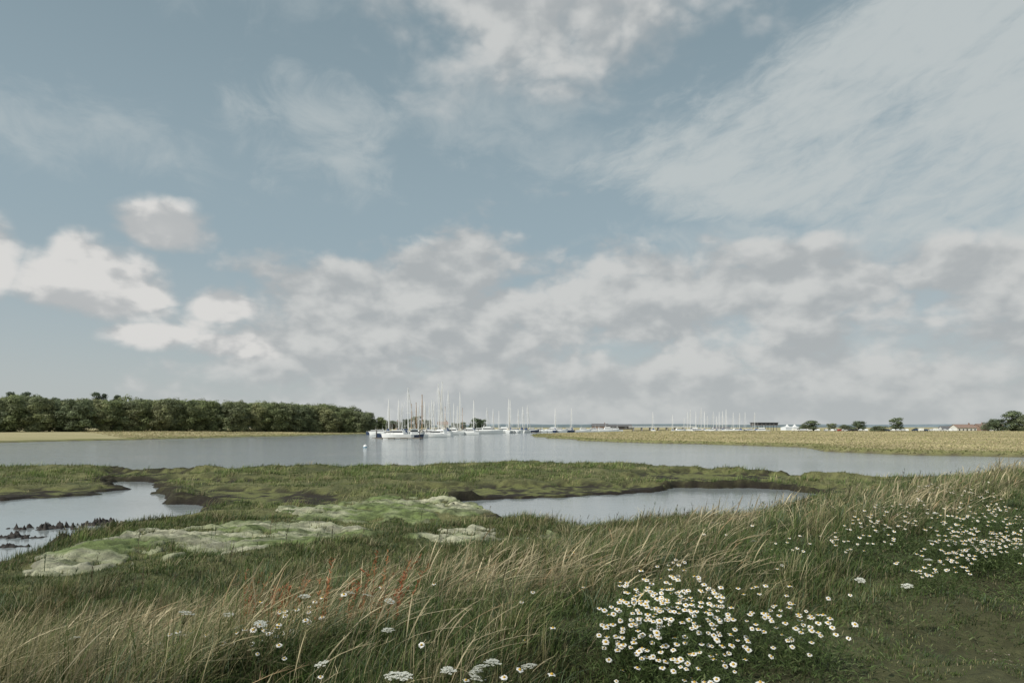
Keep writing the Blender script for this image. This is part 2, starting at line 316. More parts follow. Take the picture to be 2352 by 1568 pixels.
def marsh_grass():
    NT=36000
    y=18+50*rng.random(NT)**.85;x=rng.uniform(-1,1,NT)*(.84*y+2)
    z,T=terrain(x,y);mc=matcover(x,y)
    keep=(T['d']>.4)&(rng.random(NT)>sstep(.1,.6,T['mud'])*.88)&(z>.12)&(rng.random(NT)>mc*.9)&(rng.random(NT)<np.clip(.85+fbm(x*.9,y*.9,3,2)*4,.2,1))
    x,y,z,md=x[keep],y[keep],z[keep],T['mud'][keep];NT=len(x);pn=fbm(x*.25,y*.25,4,5);p2=fbm(x*1.1,y*1.1,3,0)
    th=np.clip(.21*(1+pn*2.2+p2*2.6),.05,.6)*rng.uniform(.45,1.5,NT)*(1+.3*sstep(26,20,y))*(1-.5*md)*(1-.5*matfront(x,y))
    tc_=pick([(.07,.11,.032),(.12,.165,.05),(.19,.21,.08),(.33,.285,.165)],[4,4,3,1.4],NT,.35)*(1+np.clip(p2*2.6+pn*1.4,-.5,.7))[:,None]
    k=np.repeat(np.arange(NT),9);N=len(k);sg=.05+.0035*y[k];bx=x[k]+rng.normal(0,1,N)*sg;by=y[k]+rng.normal(0,1,N)*sg;bz,Tb=terrain(bx,by);ok=Tb['d']>.3
    k,bx,by,bz=k[ok],bx[ok],by[ok],bz[ok];N=len(k);c=tc_[k]*(1+rng.uniform(-.2,.2,(N,1)))
    return [blades(np.stack([bx,by,bz],-1),th[k]*rng.uniform(.5,1.2,N),(.005+.00056*by)*rng.uniform(.7,1.4,N),winddir(N,1.0),rng.uniform(.1,.7,N),c*.5,3,tipcol=c*1.3,seed=6)]  # root-to-tip colour ramp paints shade low in the tufts
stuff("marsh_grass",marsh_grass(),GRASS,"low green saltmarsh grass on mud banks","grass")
def stalks():
    parts=[];pts=[]
    for (cx,cy,sx,sy,n) in[(5,22.0,4.5,1.8,110),(-5,20,5,4,50),(11,21,4,3,60),(-9,12,3,2,35),(2,13,5,2,30)]:
        for _ in range(n): pts.append((random.gauss(cx,sx),random.gauss(cy,sy)))
    p=np.array(pts);z,T=terrain(p[:,0],p[:,1]);k=T['d']>.4;P=np.concatenate([p,z[:,None]],1)[k];N=len(P)
    h=rng.uniform(.4,.8,N);c=pick([(.07,.10,.045),(.13,.12,.07),(.16,.13,.08)],[3,2,1],N)
    ld=winddir(N,.8);lean=rng.uniform(.05,.3,N)
    parts.append(blades(P,h,.005+.0007*P[:,1],ld,lean,c,5,np.array([1,.9,.8,.6,.4]),seed=7))
    i=np.repeat(np.arange(N),12);t=rng.uniform(.35,1,len(i));s=lean[i]*t**1.8
    Pp=np.stack([P[i,0]+ld[i,0]*h[i]*s,P[i,1]+ld[i,1]*h[i]*s,P[i,2]+h[i]*t*.97],-1)
    a=rng.uniform(0,6.28,len(i));parts.append(blades(Pp,rng.uniform(.05,.12,len(i)),np.full(len(i),.018),np.stack([np.cos(a),np.sin(a)],-1),rng.uniform(.4,1.2,len(i)),c[i],3,seed=8))
    return parts
stuff("marsh_aster_stalks",stalks(),GRASS,"thin branching seeded stalks standing above the turf","plants")
def far_tufts():
    N=120000
    y=88+(1-rng.random(N)**.6)*380;x=rng.uniform(-.05,.86,N)*y;k=rng.random(N)<.3
    x2=-rng.uniform(.1,.84,N)*y;x=np.where(k,x2,x);y=np.where(k,y+70,y)
    z,T=terrain(x,y);kk=(T['far']>.6)&(z>.2);x,y,z,fr=x[kk],y[kk],z[kk],T['far'][kk];N=len(x)
    c=pick([(.46,.40,.25),(.40,.36,.205),(.32,.315,.155)],[4,3,2],N,.1)*(1+fbm(x*.05,y*.05,3,1)*.6)[:,None]
    e=sstep(8,1,fr)[:,None]*.7;c=c*(1-e)+np.array([.20,.22,.085])*e
    return [blades(np.stack([x,y,z],-1),rng.uniform(.12,.30,N),.2+.0016*y,winddir(N,1),rng.uniform(0,.3,N),c*.95,3,np.array([1,.9,.3]),tipcol=c*1.1,seed=9)]
stuff("golden_marsh_grass",far_tufts(),GRASS,"golden dry reed grass on flat marsh","grass")
def dock(i,x,y,n,label):
    parts=[];P=np.zeros((n,3));P[:,0]=rng.normal(x,.10,n);P[:,1]=rng.normal(y,.10,n);P[:,2]=terrain(P[:,0],P[:,1])[0]
    h=rng.uniform(.5,.85,n);ld=winddir(n,.5);lean=rng.uniform(.05,.5,n);c=pick([(.36,.13,.06),(.32,.15,.07),(.40,.18,.08)],[1,1,1],n)
    parts.append(blades(P,h,np.full(n,.007),ld,lean,c,6,np.array([1,.9,.8,.7,.6,.3]),seed=10+i))
    k=np.repeat(np.arange(n),34);t=rng.uniform(.35,1,len(k));s=lean[k]*t**1.8
    Pp=np.stack([P[k,0]+ld[k,0]*h[k]*s,P[k,1]+ld[k,1]*h[k]*s,P[k,2]+h[k]*t*(1-.35*lean[k]*t**1.8)],-1)
    a=rng.uniform(0,6.28,len(k));parts.append(blades(Pp,rng.uniform(.015,.045,len(k)),np.full(len(k),.011),np.stack([np.cos(a),np.sin(a)],-1),rng.uniform(.4,1.2,len(k)),c[k],2,np.array([1,.7]),seed=20+i))
    V,Q,C=join(parts);o=link(bpy.data.objects.new("dock_plant",np_mesh("dock_plant",V,Q,C,[GRASS])));tag(o,label,"plant",group="dock plants on the bank")
for i,(x,y,n) in enumerate([(-3.25,8.6,7),(-2.8,8.0,6),(-2.5,7.1,5),(-1.30,6.3,8),(-1.6,6.8,6),(-1.1,5.8,6),(-2.1,6.2,4),(-3.6,9.4,5),(-1.5,5.5,4),(-3.0,7.7,5),(-2.95,9.0,5)]): dock(i,x,y,n,"rust-red seeding dock stalks among bank grass")
# algae mats
MA,nt,b=new_mat("dried_algae")
a=nt.nodes.new("ShaderNodeAttribute");a.attribute_name="Col";nt.links.new(a.outputs["Color"],b.inputs["Base Color"]);b.inputs["Roughness"].default_value=.9
tc=nt.nodes.new("ShaderNodeTexCoord");n=nt.nodes.new("ShaderNodeTexNoise");n.inputs["Scale"].default_value=10;n.inputs["Detail"].default_value=8;n.inputs["Roughness"].default_value=.7;nt.links.new(tc.outputs["Object"],n.inputs["Vector"])
bp=nt.nodes.new("ShaderNodeBump");bp.inputs["Distance"].default_value=.1;nt.links.new(n.outputs["Fac"],bp.inputs["Height"]);nt.links.new(bp.outputs[0],b.inputs["Normal"])
for mi,m in enumerate(MATS):
    P=np.array(m);x0,y0=P.min(0)-2.2;x1,y1=P.max(0)+2.2;st=.07
    gx,gy=np.meshgrid(np.arange(x0,x1,st),np.arange(y0,y1,st));s=matmask(gx,gy)[mi]
    z,_=terrain(gx,gy);fold=1-np.abs(fbm(gx*1.4,gy*2.6,4,3))*5
    hole=mathole(gx,gy)
    zz=z+.06+np.clip(fold,-1,1)*.05*sstep(0,1,s)+fbm(gx*4,gy*5,4,2)*.16-.3*sstep(HC-.04,HC+.06,hole)-.3*sstep(.2,-.3,s)
    t=np.clip(.45+fbm(gx*.45,gy*1.0,4,1)*3.4,0,1)[...,None];t2=np.clip(.5+fbm(gx*2.4,gy*5,4,4)*3.2,0,1)[...,None]
    if mi==3: ca,cb=np.array([.20,.165,.11]),np.array([.48,.42,.34])
    else: ca,cb=np.array([.16,.21,.07]),np.array([.48,.475,.34])
    c=ca*(1-t)+cb*t;c=c*(.5+.62*t2)
    ii=np.arange(gx.size).reshape(gx.shape);q=np.stack([ii[:-1,:-1],ii[:-1,1:],ii[1:,1:],ii[1:,:-1]],-1).reshape(-1,4)
    ok=(s.ravel()[q].max(1)>-.25)&(hole.ravel()[q].min(1)<HC+.05);q=q[ok]
    o=link(bpy.data.objects.new("algae_mat",np_mesh("algae_mat",np.stack([gx,gy,zz],-1),q,c.reshape(-1,3),[MA],True)))
    tag(o,"pale straw-coloured dried reed litter on marsh" if mi==3 else "pale green and cream dried algae mat draped over marsh","dried algae","stuff")
def pebbles():
    N=20000;y=2.2+9*rng.random(N)**1.3;x=rng.uniform(.2,1,N)*(.85*y+1);z,T=terrain(x,y);k=T['u']+fbm(x*.8,y*.8,3,1)*2.6<-.6;x,y,z=x[k],y[k],z[k];N=len(x)
    base=np.array([(1,0,0),(0,1,0),(-1,0,0),(0,-1,0),(0,0,1),(0,0,-1)],float)
    F=np.array([(0,1,4),(1,2,4),(2,3,4),(3,0,4),(1,0,5),(2,1,5),(3,2,5),(0,3,5)])
    r=rng.gamma(2.2,.004,N)+.003;V=base[None]*r[:,None,None]*rng.uniform(.6,1.3,(N,6,1))*np.array([1,1,.6]);a=rng.uniform(0,6.28,N);ca,sa=np.cos(a)[:,None],np.sin(a)[:,None]
    V=np.stack([V[...,0]*ca-V[...,1]*sa,V[...,0]*sa+V[...,1]*ca,V[...,2]],-1)+np.stack([x,y,z+r*.2],-1)[:,None]
    c=pick([(.28,.23,.18),(.45,.40,.34),(.15,.12,.09),(.30,.2,.14)],[3,2,3,1],N)
    q=(np.arange(N)*6)[:,None,None]+F[None]
    o=link(bpy.data.objects.new("gravel",np_mesh("gravel",V.reshape(-1,3),q.reshape(-1,3),np.repeat(c,6,0),[GRASS])));tag(o,"small brown and grey pebbles on trodden path","gravel","stuff")
pebbles()
# ------------------------------------------------------------------ mesh builder
class MB:
    def __init__(s): s.v=[];s.f=[];s.m=[];s.c=[]
    def add(s,vs,fs,mi=0,col=(1,1,1)):
        o=len(s.v);s.v+=[tuple(v) for v in vs];s.f+=[tuple(i+o for i in f) for f in fs];s.m+=[mi]*len(fs);s.c+=[col]*len(vs)
    def box(s,c,d,mi=0,tx=1,ty=1,shx=0):
        x,y,z=[v/2 for v in d];cx,cy,cz=c;vs=[]
        for k,(ax,ay,sh) in((-1,(1,1,0)),(1,(tx,ty,shx))):
            for i,j in((-1,-1),(1,-1),(1,1),(-1,1)): vs.append((cx+i*x*ax+sh,cy+j*y*ay,cz+k*z))
        s.add(vs,[(3,2,1,0),(4,5,6,7),(0,1,5,4),(1,2,6,5),(2,3,7,6),(3,0,4,7)],mi)
    def cyl(s,a,b,r0,r1=None,n=6,mi=0,col=(1,1,1)):
        r1=r0 if r1 is None else r1;a=Vector(a);b=Vector(b);d=(b-a).normalized();u=d.orthogonal().normalized();w=d.cross(u);vs=[]
        for p,r in((a,r0),(b,r1)):
            for i in range(n):
                t=6.2832*i/n;vs.append(p+u*math.cos(t)*r+w*math.sin(t)*r)
        fs=[(i,(i+1)%n,n+(i+1)%n,n+i) for i in range(n)]+[tuple(range(n-1,-1,-1)),tuple(range(n,2*n))]
        s.add(vs,fs,mi,col)
    def prism(s,prof,y0,y1,mi=0,inset=0):
        n=len(prof);vs=[(x,y0,z) for x,z in prof]+[(x,y1,z) for x,z in prof]
        s.add(vs,[(i,(i+1)%n,n+(i+1)%n,n+i) for i in range(n)]+[tuple(range(n-1,-1,-1)),tuple(range(n,2*n))],mi)
    def mesh(s,name,mats,smooth=False,col=False):
        me=bpy.data.meshes.new(name);me.from_pydata(s.v,[],s.f)
        for m in mats: me.materials.append(m)
        me.polygons.foreach_set("material_index",s.m)
        if smooth: me.polygons.foreach_set("use_smooth",[True]*len(s.f))
        if col:
            a=me.color_attributes.new("Col","FLOAT_COLOR","POINT");a.data.foreach_set("color",[k for c in s.c for k in (*c,1)])
        me.update();return me
def inst(name,parts,loc,rz=0,sc=1,label=None,cat=None,group=None,tilt=(0,0),plabels={}):
    e=link(bpy.data.objects.new(name,None));e.empty_display_size=.3;e.location=loc;e.rotation_euler=(tilt[0],tilt[1],rz)
    e.scale=(sc,sc,sc) if not hasattr(sc,'__len__') else sc
    def rec(ps,par):
        for p in ps:
            o=link(bpy.data.objects.new(p[0],p[1]));o.parent=par
            if len(p)>2: rec(p[2],o)
    rec(parts,e);tag(e,label,cat,None,group);return e
# ------------------------------------------------------------------ trees
def leafquads(lobes,n_per,size,r,tone):
    V=[];C=[];
    for (c,rad,t) in lobes:
        n=int(n_per*(rad/2.0)**2)+20
        d=r.normal(size=(n,3));d/=np.linalg.norm(d,axis=1)[:,None];d[:,2]=np.where(d[:,2]<-.45,-d[:,2],d[:,2])
        rr=rad*(.72+.4*r.random(n))*(1+.3*np.sin(d[:,0]*5+c[0])*np.cos(d[:,2]*6+c[1]))
        P=c+d*rr[:,None]*np.array([1,1,.85])
        nn=d+r.normal(0,.36,(n,3))+np.array([0,0,.2]);nn/=np.linalg.norm(nn,axis=1)[:,None]
        a=np.cross(nn,r.normal(size=(n,3)));a/=np.linalg.norm(a,axis=1)[:,None];b=np.cross(nn,a)
        s=size*r.uniform(.5,1.2,n)[:,None]
        V.append(np.stack([P-a*s,P-b*s*.7,P+a*s,P+b*s*.7],1))
        col=np.array(tone)*t*(1+r.uniform(-.35,.4,(n,1)));C.append(np.repeat(col,4,0))
    V=np.concatenate(V).reshape(-1,3);C=np.concatenate(C);return V,np.arange(len(V)).reshape(-1,4),C
def tree_proto(seed,H,W,trunk=.25,tone=(.065,.08,.03),n_per=130,size=.42,nl=22,low=.12,name="oak"):
    r=np.random.default_rng(seed);lobes=[]
    for i in range(nl):
        a=r.uniform(0,6.28);q=r.random()**.6;zt=r.random()
        zz=H*(low+(.86-low)*zt);rad_at=math.sin(math.pi*(.18+.72*zt))**.7
        lobes.append((np.array([math.cos(a)*W*.5*.72*q*rad_at*1.05,math.sin(a)*W*.5*.72*q*rad_at*1.05,zz]),W*r.uniform(.08,.17),r.uniform(.6,1.35)))
    lobes.append((np.array([0,0,H*.55]),W*.27,.7))
    lobes.append((np.array([0,0,H*.3]),W*.27,.6))
    V,Q,C=leafquads(lobes,n_per,size,r,tone)
    crown=np_mesh(name+"_crown",V,Q,C,[LEAF])
    mb=MB();mb.cyl((0,0,-.3),(r.normal(0,.2),r.normal(0,.2),H*.45),W*.04,W*.022,8)
    for i in range(7):
        a=r.uniform(0,6.28);z0=H*r.uniform(.15,.42);mb.cyl((0,0,z0),(math.cos(a)*W*.3,math.sin(a)*W*.3,z0+H*r.uniform(.15,.32)),W*.016,W*.004,5)
    return [("trunk",mb.mesh(name+"_trunk",[BARK],True)),("crown",crown)],(V,Q,C)
OAKS=[tree_proto(100+i,15.5,15+i%3*2,nl=42,tone=[(.20,.235,.11),(.24,.265,.13),(.17,.205,.11),(.255,.27,.135),(.21,.24,.13),(.185,.215,.10),(.23,.245,.125)][i],low=.04,n_per=230,size=.33) for i in range(7)]
edge=[(-290,235),(-215,280),(-175,315),(-140,352),(-110,392),(-83,432)]
def along(t):
    t=t*(len(edge)-1);i=min(int(t),len(edge)-2);f=t-i;return edge[i][0]*(1-f)+edge[i+1][0]*f,edge[i][1]*(1-f)+edge[i+1][1]*f
n=58
for i in range(n):
    t=(i+.5)/n;x,y=along(t);x+=random.gauss(0,1.8);y+=random.gauss(0,3)
    z=float(terrain(np.array([x]),np.array([y]))[0][0]);s=random.uniform(.78,1.04)
    if t>.96: s*=.65
    elif t>.9: s*=.85
    inst("oak_tree",OAKS[random.randrange(7)][0],(x,y,z-.2),random.uniform(0,6.28),(s*random.uniform(.85,1.25),s*random.uniform(.9,1.1),s),"broad rounded oak tree at the edge of the wood","tree","oaks along the wood edge")
parts=[]
for row,(dx,dy,hs,nn) in enumerate([(-9,13,1.02,52),(-20,28,1.06,42),(-34,46,1.1,32)]):
    for i in range(nn):
        t=(i+.5)/nn*.94;x,y=along(t);x+=dx+random.gauss(0,2.5);y+=dy+random.gauss(0,2.5);V,Q_,C=OAKS[random.randrange(7)][1]
        s=random.uniform(.88,1.07)*hs*(.9 if t>.88 else 1);a=random.uniform(0,6.28);ca,sa=math.cos(a),math.sin(a);Vx=np.stack([V[:,0]*ca-V[:,1]*sa,V[:,0]*sa+V[:,1]*ca,V[:,2]],-1)*s+np.array([x,y,1.6]);
        top=V.reshape(-1,4,3)[:,0,2]>(3.0 if row==0 else 6.5);Qk=Q_[top];parts.append((Vx,Qk,C*random.uniform(.75,1.2)))
stuff("woodland",parts,LEAF,"dense green deciduous woodland behind the shore","woodland")
PINE=[tree_proto(300+i,14,13,nl=14,tone=(.10,.13,.085),low=.35,n_per=120,size=.5,name="pine") for i in range(3)]
for (x,y,zb,s) in[(-345,440,17,1.05),(-330,450,18,.9),(-318,445,17,.95),(-300,450,15.5,.8),(-290,448,15,.7),(-272,450,17,.95),(-262,452,16.5,.85),(-360,440,17,1.1)]:
    inst("pine_tree",PINE[random.randrange(3)][0],(x,y,zb-3),random.uniform(0,6),(s*1.2,s*1.2,s),"dark spreading tree rising above the wood","tree","tall trees above the wood")
SH=[tree_proto(400+i,10,[9,12,10,14][i],nl=24,tone=[(.16,.20,.11),(.22,.255,.15),(.13,.165,.095),(.19,.225,.14)][i],low=.05,n_per=260,size=.28,name="shore_tree") for i in range(4)]
def T1(x,y,h,w,k,label,nm="shore_tree"):
    z=float(terrain(np.array([x]),np.array([y]))[0][0]);s=h/10.0;inst(nm,SH[k][0],(x,y,z-.2),random.uniform(0,6),(w/[9,12,10,14][k],w/[9,12,10,14][k],s),label,"tree","trees beside the moorings")
kx=.00063776
for (px,top,hw,D,k) in[(1863,960,24,455,0),(1845,968,14,450,3),(1910,967,14,470,1),(1945,971,18,480,3),(1975,958,22,470,2),(2060,953,20,455,0),(2022,972,20,425,1),(2008,975,14,430,3),(2270,962,16,460,3),(2292,952,24,455,2),(2325,936,30,450,0),(2352,946,30,445,1),(2385,940,34,450,2),
    (2110,974,14,520,3),(2140,976,14,520,1),(2240,975,12,520,0),
    (884,960,12,600,2),(898,964,13,610,0),(915,964,14,610,2),(935,956,16,600,2),(958,953,16,610,0),(980,958,15,600,2),(1045,964,13,600,2),(1062,964,14,610,0),(1094,946,22,560,2),(1108,954,16,570,0),(1020,972,14,640,2)]:
    x=(px-1176)*kx*D;T1(x,D,(984-top)*kx*D+.6,hw*2*kx*D*1.1,k,"rounded dark green shoreline tree" if k in(0,2) else "low spreading grey-green shore shrub")
# ------------------------------------------------------------------ boats
def hull_mesh(L,B,H,mat,name,transom=.75,flare=1.0):
    st=11;pts=5;V=[];mb=MB()
    for i in range(st):
        t=i/(st-1);x=-L/2+L*t
        hb=B/2*(transom+(1-transom)*math.sin(min(t/.45,1)*math.pi/2)) if t<.45 else B/2*math.cos((t-.45)/.55*math.pi/2)**.75
        hb=max(hb,.02);sheer=H*(1+.28*max(0,(t-.4)/.6)**2);xo=.35*max(0,(t-.8)/.2)
        for side in(1,-1):
            for j in range(pts):
                s=j/(pts-1);V.append((x+xo*s*1.2,side*hb*(.45+.55*s**.5),-.25+(sheer+.25)*s))
    fs=[];W=pts*2
    for i in range(st-1):
        for sd in(0,1):
            for j in range(pts-1):
                a=i*W+sd*pts+j;q=(a,a+W,a+W+1,a+1);fs.append(q if sd==0 else q[::-1])
    mb.add(V,fs,0)
    dk=[i*W+pts-1 for i in range(st)];ds=[i*W+2*pts-1 for i in range(st)]
    mb.f+=[(dk[i],dk[i+1],ds[i+1],ds[i]) for i in range(st-1)];mb.m+=[1]*(st-1)
    mb.f.append(tuple([j for j in range(pts)]+[pts+j for j in range(pts-1,-1,-1)]));mb.m.append(0)
    return mb.mesh(name,[mat,WHITE],False)
def yacht(L,B,mh,hm,canvas,mastm):
    H=1.4;hull=hull_mesh(L,B,H,hm,"yacht_hull")
    c=MB();c.box((L*.06,0,H+.3),(L*.42,B*.55,.65),0,.86,.8);c.box((-L*.28,0,H+.14),(L*.2,B*.6,.3),0,.95,.9)
    cab=c.mesh("yacht_cabin",[WHITE])
    w=MB();w.box((L*.06,0,H+.32),(L*.32,B*.55*.93+.03,.2),0,.95,.96);win=w.mesh("yacht_window",[GLASSD])
    m=MB();m.cyl((L*.08,0,H),(L*.08,0,H+mh),.2,.14,6);
    for f in(.45,.7): m.cyl((L*.08,-B*.26,H+mh*f),(L*.08,B*.26,H+mh*f),.05,.05,4)
    mast=m.mesh("yacht_mast",[mastm])
    bo=MB();bo.cyl((L*.07,0,H+1.25),(-L*.33,0,H+1.2),.07,.06,6);boom=bo.mesh("yacht_boom",[mastm])
    sc=MB();sc.cyl((L*.04,0,H+1.5),(-L*.32,0,H+1.36),.24,.13,7);cover=sc.mesh("yacht_sail_cover",[canvas],True)
    rg=MB();t=(L*.08,0,H+mh*.98)
    for e in((L*.49,0,H*1.25),(-L*.49,0,H),(L*.05,B*.47,H),(L*.05,-B*.47,H)): rg.cyl(t,e,.025,.025,3)
    fr=MB();fr.cyl((L*.48,0,H*1.3),(L*.13,0,H+mh*.86),.12,.07,5)
    rig=rg.mesh("yacht_rigging",[ALU]);furl=fr.mesh("yacht_furled_jib",[CANW])
    sp=MB();sp.box((-L*.12,0,H+.85),(1.5,B*.5,.7),0,.7,.85);hood=sp.mesh("yacht_spray_hood",[canvas])
    return [("hull",hull,[("window",win)]),("cabin",cab),("mast",mast),("boom",boom,[("sail_cover",cover)]),("rigging",rig),("furled_jib",furl),("spray_hood",hood)]
def motor(L,B,hm,fly,seed):
    H=1.4;hull=hull_mesh(L,B,H,hm,"motorboat_hull",.92)
    c=MB();c.box((0,0,H+.6),(L*.5,B*.78,1.3),0,.72,.86,-L*.03);
    if fly: c.box((-L*.06,0,H+1.45),(L*.3,B*.6,.5),0,.85,.9)
    c.box((L*.28,0,H+.22),(L*.22,B*.5,.4),0,.6,.7)
    cab=c.mesh("motorboat_cabin",[WHITE]);w=MB();w.box((0,0,H+.78),(L*.5*.87,B*.78*.945,.48),0,.88,.95,-L*.012);win=w.mesh("motorboat_window",[GLASSD])
    r=MB();ends=[]
    for s in(-1,1):
        for i in range(5):
            x=L*(.1+.09*i);yb=s*B*.5*math.cos(max(0,(x/L+.5-.45)/.55)*math.pi/2)**.75*.93;r.cyl((x,yb,H),(x,yb,H+.75),.025,.025,4)
            if i: r.cyl((xo,yo,H+.75),(x,yb,H+.75),.025,.025,4)
            xo,yo=x,yb
        ends.append((xo,yo,H+.75))
    r.cyl(ends[0],ends[1],.025,.025,4)
    rail=r.mesh("motorboat_rail",[ALU]);a=MB()
    zt=H+(2.0 if fly else 1.3);a.cyl((-L*.2,-B*.35,H+.6),(-L*.15,-B*.28,zt+.5),.05);a.cyl((-L*.2,B*.35,H+.6),(-L*.15,B*.28,zt+.5),.05);a.cyl((-L*.15,-B*.28,zt+.5),(-L*.15,B*.28,zt+.5),.06);a.cyl((-L*.15,0,zt+.5),(-L*.16,0,zt+2.2),.03,.02)
    arch=a.mesh("motorboat_radar_arch",[WHITE])
    return [("hull",hull),("cabin",cab,[("window",win)]),("rail",rail),("radar_arch",arch)]
def workboat():
    H=1.2;hull=hull_mesh(9,3,H,BLUE,"fishing_boat_hull",.85);c=MB();c.box((1.6,0,H+.95),(2.2,2,1.9),0,.9,.92);c.box((1.6,0,H+1.96),(2.5,2.1,.1),0);cab=c.mesh("fishing_boat_wheelhouse",[WHITE])
    w=MB();w.box((1.6,0,H+1.3),(2.16,1.96,.5),0,.97,.97);win=w.mesh("fishing_boat_window",[GLASSD]);m=MB();m.cyl((-.2,0,H),(-.2,0,H+4),.06);m.cyl((-.2,0,H+3.2),(-3,0,H+2.4),.04);return [("hull",hull),("wheelhouse",cab,[("window",win)]),("mast",m.mesh("fishing_boat_mast",[ALU]))]
YP=[(yacht(10,3.3,15.5,WHITE,CANV,ALU),"white","blue","bare mast"),(yacht(12,3.8,18.5,WHITE,CANW,ALU),"white","cream","tall mast"),(yacht(9,3.1,14,BLUE,CANV,ALU),"dark blue","blue","bare mast"),(yacht(11,3.5,17,WHITE,CANV,ALU),"white","blue","tall mast"),(yacht(10.5,3.2,14.5,BLUE,CANW,VARN),"dark blue","cream","varnished brown mast"),(yacht(10,3.2,15,WHITE,CANW,VARN),"white","cream","varnished brown mast")]
MP=[motor(9.5,3.4,WHITE,False,1),motor(12,4.1,WHITE,True,2),motor(8,3,BLUE,False,3)]
WB=workboat()
def boat_y(x,y,k,rz,s=1,ms=None):
    inst("sailing_yacht",YP[k][0],(x,y,0),rz,s,f"{YP[k][1]} sailing yacht with {YP[k][3]} and {YP[k][2]} sail cover","sailboat","yachts moored in the harbour")
def boat_m(x,y,k,rz,s=1): inst("motor_cruiser",MP[k],(x,y,0),rz,s,["white motor cruiser with low cabin moored on the river","large white flybridge motor cruiser at its berth","dark blue hulled small motor cruiser"][k],"motorboat","motor cruisers moored in the harbour")
B=[(913,226,'m',0,170,1.1),(940,232,'w',0,20,1.05),(893,240,'m',2,200,1),(934,248,'y',0,60,1.08),(950,256,'m',1,190,.9),(968,262,'y',5,80,1.0),(962,276,'m',0,30,1),(925,262,'y',2,120,.85),(984,282,'m',1,200,.95),(990,290,'y',3,70,.85),(1004,295,'y',1,65,1.14),(1017,305,'y',1,110,1.22),(1028,318,'y',3,75,1.14),(1010,285,'m',1,160,.95),(1035,345,'m',1,180,1.15),
 (1057,350,'y',1,100,1.1),(1047,372,'m',0,10,1.2),(1075,380,'m',1,185,1.15),(1088,380,'y',0,90,1.12),(1062,400,'y',4,95,.95),(1117,405,'y',2,60,1),(1132,420,'y',0,80,.9),(1122,400,'m',1,5,1.35),(1100,420,'m',0,180,1.25),(1146,450,'y',2,95,.95),(1168,440,'y',1,85,1.12),(1172,455,'y',3,95,1.2),(1155,445,'m',1,175,1.25),(1190,450,'y',0,80,.95),(1200,460,'y',2,70,1.15),(1210,460,'y',0,60,1.1),(1182,448,'m',0,0,1.15),(1222,480,'m',2,0,1.2),
 (1275,500,'y',2,80,1.15),(1268,500,'m',1,175,1.2),(1285,510,'m',0,0,1.2),(1313,520,'y',0,95,1.1),(1305,515,'m',2,180,1.2),(1340,520,'m',0,0,1.2),(1362,525,'m',0,185,1.2),(1240,500,'m',0,175,1.1),(1398,525,'m',1,0,1.25),(1412,530,'m',0,180,1.3),(1380,530,'m',2,0,1.2),(892,300,'y',2,90,1.05),(915,320,'y',0,90,1.0),(945,330,'y',4,95,.95),(975,345,'y',0,85,1.0),(985,370,'y',2,80,1.1),(872,330,'m',0,180,1),(858,345,'m',2,180,.9),(1000,262,'m',0,185,.95),(1042,390,'y',3,90,.95),(1080,345,'m',0,170,1.0),
 (955,300,'y',5,85,.9),(972,310,'m',0,180,1.0),(1011,340,'y',0,80,.95),(997,350,'y',2,100,1.1),(1050,420,'y',0,85,1.0),(930,300,'m',0,10,.9),(1022,400,'y',4,90,1.0),(960,380,'y',1,85,.9)]
for (px,D,t,k,hd,s) in B:
    x=(px-1176)*kx*D
    if t=='y': boat_y(x,D,k,R(hd),s)
    elif t=='m': boat_m(x,D,k,R(hd),s)
    else: inst("fishing_boat",WB,(x,D,0),R(hd),s,"blue fishing boat with white wheelhouse at the pontoon","fishing boat")
rr=random.Random(5)
for px in[1572,1580,1587,1598,1612,1618,1626,1640,1646,1652,1660,1668,1685,1700,1712,1735,1500,1545]:
    D=rr.uniform(525,545);boat_y((px-1176)*kx*D,D,rr.randrange(4),R(rr.uniform(70,110)),rr.choice([.75,.8,.9,.95]))
for px in[1560,1594,1605,1633,1675,1692,1722,1748]:
    D=rr.uniform(518,528);boat_m((px-1176)*kx*D,D,rr.randrange(3),R(rr.choice([5,180])),1.05)
def pontoon(x,y,L,rz,label):
    d=MB();d.box((0,0,.45),(L,2.2,.16));deck=d.mesh("pontoon_deck",[WOOD]);f=MB();k=max(2,int(L/4))
    for i in range(k): f.box((-L/2+L*(i+.5)/k,0,.12),(2.2,1.8,.5))
    fl=f.mesh("pontoon_float",[RENDERW]);ch=[("deck",deck),("float",fl)]
    for i in range(max(2,int(L/14)+1)):
        p=MB();p.cyl((-L/2+1+(L-2)*i/max(1,int(L/14)),1.35,-.5),(-L/2+1+(L-2)*i/max(1,int(L/14)),1.35,3.0),.17,.17,8);ch.append(("pile",p.mesh("pontoon_pile",[DARKW],True)))
    inst("pontoon",ch,(x,y,0),rz,1,label,"pontoon","harbour pontoons")
pontoon(-37,221,16,R(3),"weathered wooden pontoon with dark timber piles");pontoon(-33,275,40,R(85),"long timber walkway pontoon between yachts")
pontoon(-26,375,60,R(75),"long timber walkway pontoon between yachts");pontoon(-4,468,50,R(5),"timber pontoon with dark piles");pontoon(62,538,70,R(3),"timber pontoon with dark piles");pontoon(160,549,70,R(0),"timber pontoon behind the marsh")
prof=[(0,-.25),(.22,-.2),(.33,0),(.33,.12)];prof2=[(.33,.12),(.30,.3),(.18,.43),(0,.47)]
def lathe(pr,n=16):
    m=MB();V=[];
    for r_,z_ in pr:
        for i in range(n): V.append((r_*math.cos(6.2832*i/n),r_*math.sin(6.2832*i/n),z_))
    m.add(V,[(k*n+i,k*n+(i+1)%n,(k+1)*n+(i+1)%n,(k+1)*n+i) for k in range(len(pr)-1) for i in range(n)]);return m
